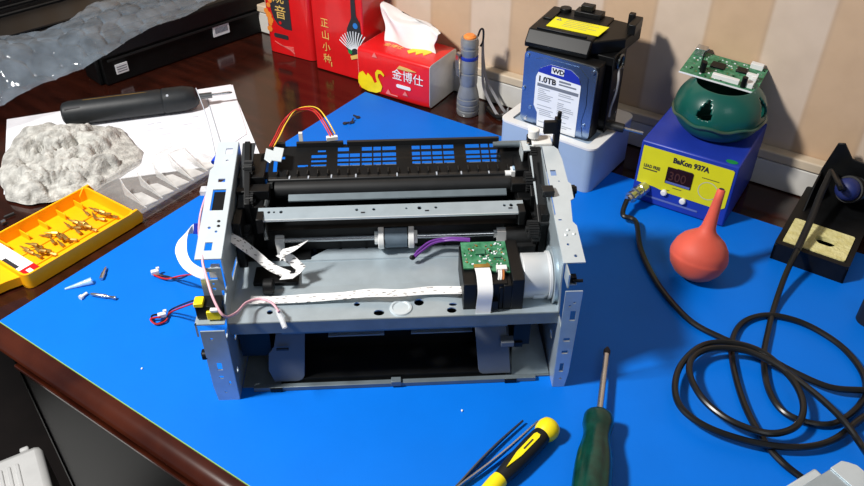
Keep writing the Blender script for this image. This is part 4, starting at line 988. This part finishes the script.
g = G(); g.cyl((-.09, .176, .160), (.112, .176, .160), .0012); 
obj('wire_rod', g, 'zinc_dim', gp)
# pressure roller under the grille
g = G(); g.cyl((-.120, .151, .1495), (.126, .151, .1495), .0088, n=28); P('pressure_roller', g, 'black_soft', label='long black pressure roller')
g = G(); g.bx(-.128, .130, .160, .166, .10, .1595); g.bx(-.135, .145, .190, .196, .0, .125); P('roller_housing', g, 'black')
g = G()
for k, px in enumerate((289, 308, 331, 355.5, 397, 437, 462, 490)):
    q = LP(px, 172, .1665); g = G(); g.bx(q.x-.0007, q.x+.0007, .1535, .159, .159, .1612); obj('tab', g, 'ink_pale', gp)
g = G(); g.bx(-.128, .130, .153, .1595, .1565, .1605); P('ribbed_bar', g, 'black_soft', bev=.0012)
# dim upper rail, black channel, bright front cross bar
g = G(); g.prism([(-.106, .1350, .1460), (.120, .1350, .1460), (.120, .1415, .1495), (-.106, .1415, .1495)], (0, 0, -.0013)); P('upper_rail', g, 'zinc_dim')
g = G(); g.bx(-.13, .13, .112, .15, .10, .126); P('black_channel', g, 'black')
BM_ = frame((0, .0990, .1485), X, Vector((0, .015, .004)))
hl_ = []
for px, py, r_ in ((270, 210.5, .0016), (275, 211, .0012), (282, 210.5, .0018), (357, 210.5, .0017), (374, 210.5, .0017), (406.5, 211, .0012), (419.5, 210.5, .0022), (436, 211, .0016), (505, 211, .0016), (512, 211.5, .002), (518.5, 210.5, .0016)):
    q = LP(px, py, .149); hl_.append(circ(q.x, .0095, r_, 10))
g = G(); g.plate([(-.133, 0), (.133, 0), (.133, .0155), (-.133, .0155)], hl_, .0013, BM_); cb_ = P('cross_bar', g, 'zinc', label='bright galvanised cross bar')
g = G(); g.bx(-.133, .133, .0980, .0990, .1470, .1492); obj('bar_lip', g, 'zinc_bright', cb_)
g = G()
for px in (363, 427, 511):
    q = LP(px, 213, .149); g.box(BM_ @ Vector((q.x, .0055, .0009)), (.004, .0014, .0008))
obj('screws', g, 'ink', cb_)
# deep black interior behind the shaft
g = G(); g.bx(-.128, .128, .128, .134, .088, .130)
for k in range(9): 
    x = -.11+k*.027; g.bx(x, x+.003, .112, .128, .096, .118)
g.bx(-.03, .03, .120, .128, .100, .122); P('inner_wall', g, 'black')
g = G(); g.cyl((-.118, .1115, .1135), (.120, .1115, .1135), .0030); ps = P('feed_shaft', g, 'steel', label='thin steel feed shaft')
g = G(); g.cyl((-.0080, .1115, .1135), (.0150, .1115, .1135), .0112, n=32); obj('rubber_roller', g, 'rubber_grey', ps, label='grey rubber pick roller')
for x in (-.0150, .0160): g = G(); g.lathe([(0, .0115), (.0006, .0125), (.0055, .0125), (.0060, .0115)], (x+.0002, .1115, .1135), X, 28); obj('collar', g, 'white_plastic', ps)
for x in (-.0185, .0220): g = G(); g.lathe([(0, .0075), (.0035, .0075)], (x, .1115, .1135), X, 20); obj('hub', g, 'white_plastic', ps)
g = G(); g.prism([(-.120, .106, .119), (-.111, .106, .119), (-.112, .104, .100), (-.119, .104, .100)], (0, .006, 0)); g.cyl((-.120, .1115, .1135), (-.112, .1115, .1135), .0065); obj('bushing', g, 'white_plastic', ps)
g = G(); g.bx(.108, .117, .104, .114, .106, .121); g.cyl((.105, .1115, .1135), (.109, .1115, .1135), .0045); obj('bushing', g, 'white_plastic', ps)
g = G(); g.cyl((.117, .108, .112), (.150, .108, .112), .0115, n=28); g.bx(.120, .146, .09, .112, .088, .112); P('clutch', g, 'black_soft')

# gearbox, board, motor
g = G(); g.bx(.066, .108, .020, .080, .088, .1235); g.bx(.104, .112, .018, .080, .088, .1225); g.bx(.112, .1235, .018, .080, .088, .129); g.bx(.100, .104, .0185, .03, .0885, .12); P('gearbox', g, 'black', bev=.0008)
a_ = [LP(464, 271, .1265), LP(510, 276, .1265), LP(507, 245, .1275), LP(463, 243, .1275)]
ex = (a_[1]-a_[0]); ex.z = 0; BWm = ex.length+.001; ex.normalize(); BO = Vector((a_[0].x, a_[0].y, .1250)); BMt = frame(BO, X, Vector((0, 1, .05))); BDm = (a_[3]-a_[0]).length
g = G(); g.plate([(0, .004), (.022, .004), (.0225, 0), (BWm-.001, -.003), (BWm, BDm), (0, BDm)], [], .0016, BMt); bd = P('motor_board', g, 'pcb', label='green motor control board')
g = G(); random.seed(21)
for k in range(70):
    x, y = .002+random.random()*(BWm-.006), .008+random.random()*(BDm-.011); s_ = .0008+random.random()*.0017
    g.use(random.choice(['label_white', 'label_white', 'black', 'steel', 'pcb_dark', 'brass'])); g.box(BMt @ Vector((x, y, .0012)), (s_, s_*.7, .001), rz=random.random()*3)
o = obj('small_components', g, None, bd); o['kind'] = 'stuff'
g = G(); g.box(BMt @ Vector((.018, BDm*.62, .0018)), (.009, .008, .0018)); g.box(BMt @ Vector((.034, BDm*.45, .0016)), (.007, .004, .0016)); obj('chip', g, 'pcb_dark', bd)
g = G(); g.box(BMt @ Vector((.0175, .0045, .0022)), (.0155, .004, .0032)); obj('ribbon_socket', g, 'brass', bd)
g = G(); g.box(BMt @ Vector((BWm-.009, .001, .002)), (.010, .006, .004)); obj('wire_socket', g, 'white_plastic', bd)
g = G(); mc = Vector((.124, .047, .1095)); g.lathe([(0, .0205), (.001, .0225), (.0240, .0225), (.0255, .0215), (.0255, .0240), (.0285, .0240), (.0285, .004)], mc, X, 44); mo = P('motor', g, 'motor_grey', bev=.0003, label='silver round motor')
g = G(); g.lathe([(0, .0290), (.0022, .0275), (.0045, .0270), (.0045, .001)], mc+Vector((.0292, 0, 0)), X, 44); obj('mount_disc', g, 'zinc', mo)
g = G()
for k in range(9):
    an0 = R(-62+k*5); an1 = R(-57+k*5); g.prism([mc+Vector((.011, -.0229*math.cos(an0), .0229*math.sin(an0))), mc+Vector((.022, -.0229*math.cos(an0), .0229*math.sin(an0))), mc+Vector((.022, -.0229*math.cos(an1), .0229*math.sin(an1))), mc+Vector((.011, -.0229*math.cos(an1), .0229*math.sin(an1)))], Vector((0, -.0002, 0)))
obj('label', g, 'label_white', mo)
# white and orange motor wires
q0 = BMt @ Vector((BWm-.009, 0, .003))
for dx, m_ in ((-.0025, 'wire_white'), (-.0005, 'wire_white'), (.0018, 'copper')):
    g = G(); g.tube([q0+Vector((dx, .001, 0)), q0+Vector((dx-.001, -.010, -.004)), q0+Vector((dx-.005, -.0135, -.018)), q0+Vector((dx-.006, -.012, -.028))], .0011, 6); P('motor_wire', g, m_)
g = G(); g.bx(.092, .099, .0145, .020, .094, .106); P('wire_plug', g, 'black')
# flat cables
g = G(); bp_ = BMt @ Vector((.0175, .002, .0025)); g.ribbon([bp_, bp_+Vector((.0005, -.012, .001)), Vector((bp_.x+.001, .0155, .118)), Vector((bp_.x, .0145, .100)), Vector((bp_.x-.0005, .0135, .0885))], (.0145, 0, 0), .0005); P('flat_cable', g, 'white_matte', smooth=60, label='plain white flat cable over the gearbox')
g = G(); pts = [LP(250, 300, 0.0960), LP(275, 300, 0.0955), LP(310, 298, 0.0965), LP(340, 296, 0.0975), LP(370, 293, 0.1005), LP(400, 293, 0.1010), LP(430, 290.5, .097), LP(466, 290, 0.1005)]
g.ribbon(pts, [Vector((.001, .011, .0006*(-1)**k)) for k in range(8)], .0006); P('flat_cable', g, 'ffc', smooth=60, label='long printed white flat cable along the deck')
g = G(); pts = [LP(228, 236, .140), LP(240, 243, .134), LP(255, 254, .118), LP(271, 267, .112), LP(289, 275, .106)]
g.ribbon(pts, [Vector((-.003, .0105, .004)), Vector((.002, .0105, .004)), Vector((.004, .0095, .002)), Vector((.004, .009, .001)), Vector((.003, .010, .001))], .0006)
g.ribbon([LP(282, 277, .107), LP(296, 276, .108), LP(301, 268, .112), LP(289, 258, .121), LP(280, 253, .126)], [Vector((.004, .008, 0)), Vector((.006, .007, .0)), Vector((.010, .0, .004)), Vector((.010, .004, .003)), Vector((.008, .004, .004))], .0006, smooth=False)
g.ribbon([LP(280, 257, .126), LP(283, 253, .128), LP(296, 248, .130), LP(308, 240.5, .131)], [Vector((0, .008, .005)), Vector((0, .0075, .004)), Vector((0, .004, .002)), Vector((0, .0006, .0003))], .0006, smooth=False); P('flat_cable', g, 'ffc', smooth=30, label='printed white flat cable folded in a zigzag at the left')
g = G(); pts = [LP(206, 246, .100), LP(186, 236, .085), LP(176, 243, .070), LP(177, 258, .060), LP(186, 270, .060), LP(205, 274, .075)]
pts = [LP(203, 229, .128), LP(192, 229, .122), LP(184, 236, .118), LP(181, 250, .114), LP(186, 263, .112), LP(196, 271, .114), LP(207, 275, .116)]
g.ribbon(pts, [Vector((.002, 0, .013)), Vector((.005, 0, .012)), Vector((.010, 0, .008)), Vector((.012, 0, .003)), Vector((.010, 0, .008)), Vector((.006, 0, .012)), Vector((.003, 0, .013))], .0005); fl = P('flat_cable', g, 'white_matte', smooth=60, label='white flat cable looping out on the left')
g = G(); g.ribbon([LP(204, 229, .1285), LP(194, 228.5, .1235)], (.003, 0, .0132), .0011, smooth=False); obj('end_stiffener', g, 'wd_blue', fl)
# wires
def wire(pts, r, m_, nm='wire', lab_=None, n=6): g = G(); g.tube(pts, r, n); return P(nm, g, m_, smooth=60, label=lab_)
wp = [LP(196, 88, .195), LP(207, 118, .190), LP(215, 152, .175), LP(216, 168, .165)]
wire(wp, .0005, 'ink_pale', 'wire', 'thin pale wire rising behind the left plate')
g = G(); g.cyl(LP(214.5, 163, .172), LP(219.5, 151, .178), .0040, .0012, 10); P('wire_clip', g, 'wire_blue', label='bright blue clip')
g = G(); g.bx(-.194, -.184, .136, .146, .155, .160); P('clear_clip', g, 'sleeve')
wire([LP(214, 170, .160), LP(208, 190, .150), LP(201, 212, .142), LP(199, 232, .138), LP(202, 250, .150), LP(203, 264, .150), LP(208, 282, .145), LP(214, 300, .136), LP(224, 316, .124), LP(236, 313, .114), LP(246, 303, .106), LP(260, 299, .103), LP(272, 303, .104), LP(279, 312, .106)], .0013, 'wire_pink', 'wire', 'long pink wire')
g = G(); e = LP(278, 310, .104); f = LP(285, 328, .095); g.cyl(e, f, .0030, .0024, 10); P('wire_sleeve', g, 'sleeve', label='clear sleeve on the pink wire end')
wire([LP(470, 239, .118), LP(450, 238, .118), LP(432, 241, .113), LP(420, 249, .108), LP(414, 256, .104)], .0013, 'wire_purple', 'wire', 'purple wire'); wire([LP(470, 241, .118), LP(452, 240, .117), LP(434, 243, .112), LP(422, 251, .107), LP(415, 257, .104)], .0013, 'wire_purple', 'wire', 'purple wire')
g = G(); g.ball(LP(412.5, 257.5, .103), .0034, (1, .8, .8), 10); P('wire_plug', g, 'black')
# two plugs on the mat at the left
for (c0, mids, red, blk, lb_) in (((152, 274), [(166, 278, .004), (180, 277, .012), (196, 273, .05), (205, 274, .095)], 'wire_red', 'wire_black', 'upper'), ((159, 317), [(166, 320, .003), (170, 312, .006), (186, 305, .04), (205, 299, .090), (214, 298, .093)], 'wire_red', 'wire_black', 'lower')):
    for dy, m_ in ((-.0016, red), (.0032, blk)):
        pp_ = [LP(c0[0], c0[1], .004)]+[LP(x, y, h)+Vector((0, dy*((-1)**i if lb_ == 'upper' else 1), 0)) for i, (x, y, h) in enumerate(mids)]
        if lb_ == 'lower': pp_ = [LP(161, 316, .006)+Vector((0, dy, 0)), LP(151, 318, .004)+Vector((0, dy, 0)), LP(156, 324, .003)]+pp_[1:]
        wire(pp_, .0011, m_, 'wire', lb_+(' red wire' if m_ == 'wire_red' else ' black wire'))
    g = G(); p_ = LP(c0[0]+3, c0[1]-2, .006); g.box(p_, (.009, .005, .005), rz=.3); g.box(p_+Vector((.003, .003, .003)), (.004, .003, .003), rz=.3); P('wire_plug', g, 'white_plastic', bev=.0005, label=lb_+' white wire plug')
# wire harness behind
for k, (m_, dx, dz) in enumerate((('wire_red', 0, 0), ('wire_orange', .0022, -.001), ('wire_yellow', .0035, .0005), ('wire_red', -.0015, .001))):
    o_ = Vector((dx, dx*.5, dz)); pp_ = [LP(271, 147, .178), LP(277, 136, .182), LP(283, 124, .188), LP(292, 114, .194), LP(304, 110, .196), LP(315, 112, .195), LP(324, 123, .190), LP(332, 137, .180)]
    if k % 2 == 0: pp_ = pp_[:3]+[q+Vector((0, 0, .0025)) for q in pp_[3:]]
    wire([q+o_ for q in pp_], .0007, m_, 'wire', ['red', 'orange', 'yellow', 'dark red'][k]+' harness wire behind the grille')
g = G(); q = LP(332, 138, .179); g.box(q, (.012, .005, .004), rz=.2); P('wire_plug', g, 'wire_white')
g = G(); q = LP(300, 142, .179); g.bx(q.x-.002, q.x+.002, .206, .210, .172, .184); P('pin', g, 'wire_white')
# white brackets and rear tower
g = G(); a_ = [LP(264, 158, .179), LP(266, 147, .182), LP(273, 149, .182), LP(274, 145, .183), LP(284, 147, .182), LP(281, 160, .179), LP(272, 159, .179), LP(270, 162, .178)]
g.prism([Vector((p.x, p.y, .180+(p.y-.19)*.15)) for p in a_], (0, 0, .0014)); P('corner_bracket', g, 'zinc_bright', bev=.0004)
g = G(); g.bx(.1385, .1545, .166, .186, .1785, .1800); g.bx(.1385, .1400, .166, .186, .166, .180); P('corner_bracket', g, 'zinc_bright', bev=.0004)
g = G(); g.cyl((.146, .178, .1795), (.146, .178, .1815), .0015); P('screw', g, 'steel')
g = G(); g.bx(.122, .140, .186, .192, .172, .1765); g.bx(.116, .15, .192, .2, .150, .172); g.cyl((.110, .186, .176), (.140, .186, .176), .0030); P('rear_bracket', g, 'zinc_dim')
g = G(); g.bx(.172, .178, .172, .180, .155, .212); g.bx(.164, .180, .170, .182, .150, .172); g.bx(.160, .174, .170, .176, .196, .210); g.cyl((.176, .176, .212), (.176, .176, .219), .0022); P('latch_tower', g, 'black', bev=.0008, label='black latch tower at the right rear corner')
g = G(); g.bx(.150, .171, .172, .190, .168, .184); g.cyl((.152, .182, .186), (.152, .182, .196), .006); g.bx(.140, .158, .176, .186, .170, .178); P('gear_holder', g, 'wire_white', bev=.001)
g = G(); g.prism([(.1585, .09, .140), (.1585, .17, .182), (.1585, .17, .150), (.1585, .10, .120)], (-.012, 0, 0)); g.bx(.150, .162, .10, .112, .165, .172); P('drive_cover', g, 'black_soft', bev=.001)
g = G()
for y_ in (.098, .128): g.prism([(.1455, y_, .158+(y_-.098)*.4), (.1445, y_, .158+(y_-.098)*.4), (.1435, y_+.022, .170+(y_-.098)*.4), (.1455, y_+.022, .170+(y_-.098)*.4)], (0, 0, .0012))
P('light_strips', g, 'zinc_bright')

# ---------------------------------------------------------------- camera, light, world
cam = bpy.data.cameras.new('camera'); co = bpy.data.objects.new('camera', cam); COL.objects.link(co)
co.location = (0, 0, CH); co.rotation_euler = (R(90)-CT, 0, 0); cam.sensor_width = 36; cam.lens = CF*36/864; cam.clip_start = .01; SC.camera = co
def area(name, loc, to, size, power, col, sy=None):
    l = bpy.data.lights.new(name, 'AREA'); l.energy = power; l.size = size; l.color = col
    if sy: l.shape = 'RECTANGLE'; l.size_y = sy
    o = bpy.data.objects.new(name, l); COL.objects.link(o); o.location = loc
    o.rotation_euler = (Vector(to)-Vector(loc)).to_track_quat('-Z', 'Y').to_euler(); return o
area('ceiling_lamp', (-.85, .36, 1.2), (0, .75, 0), .16, 35, (1, .97, .93))
area('second_lamp', (.5, -1.2, 1.9), (.1, .8, 0), .8, 4.5, (.93, .97, 1))
w = bpy.data.worlds.new('room_light'); SC.world = w; w.use_nodes = True
bg = w.node_tree.nodes['Background']; bg.inputs[0].default_value = (.75, .85, 1, 1); bg.inputs[1].default_value = .17
vs_ = SC.view_settings; vs_.view_transform = 'Standard'; vs_.look = 'None'; vs_.gamma = 1; vs_.use_curve_mapping = False; vs_.exposure = 0
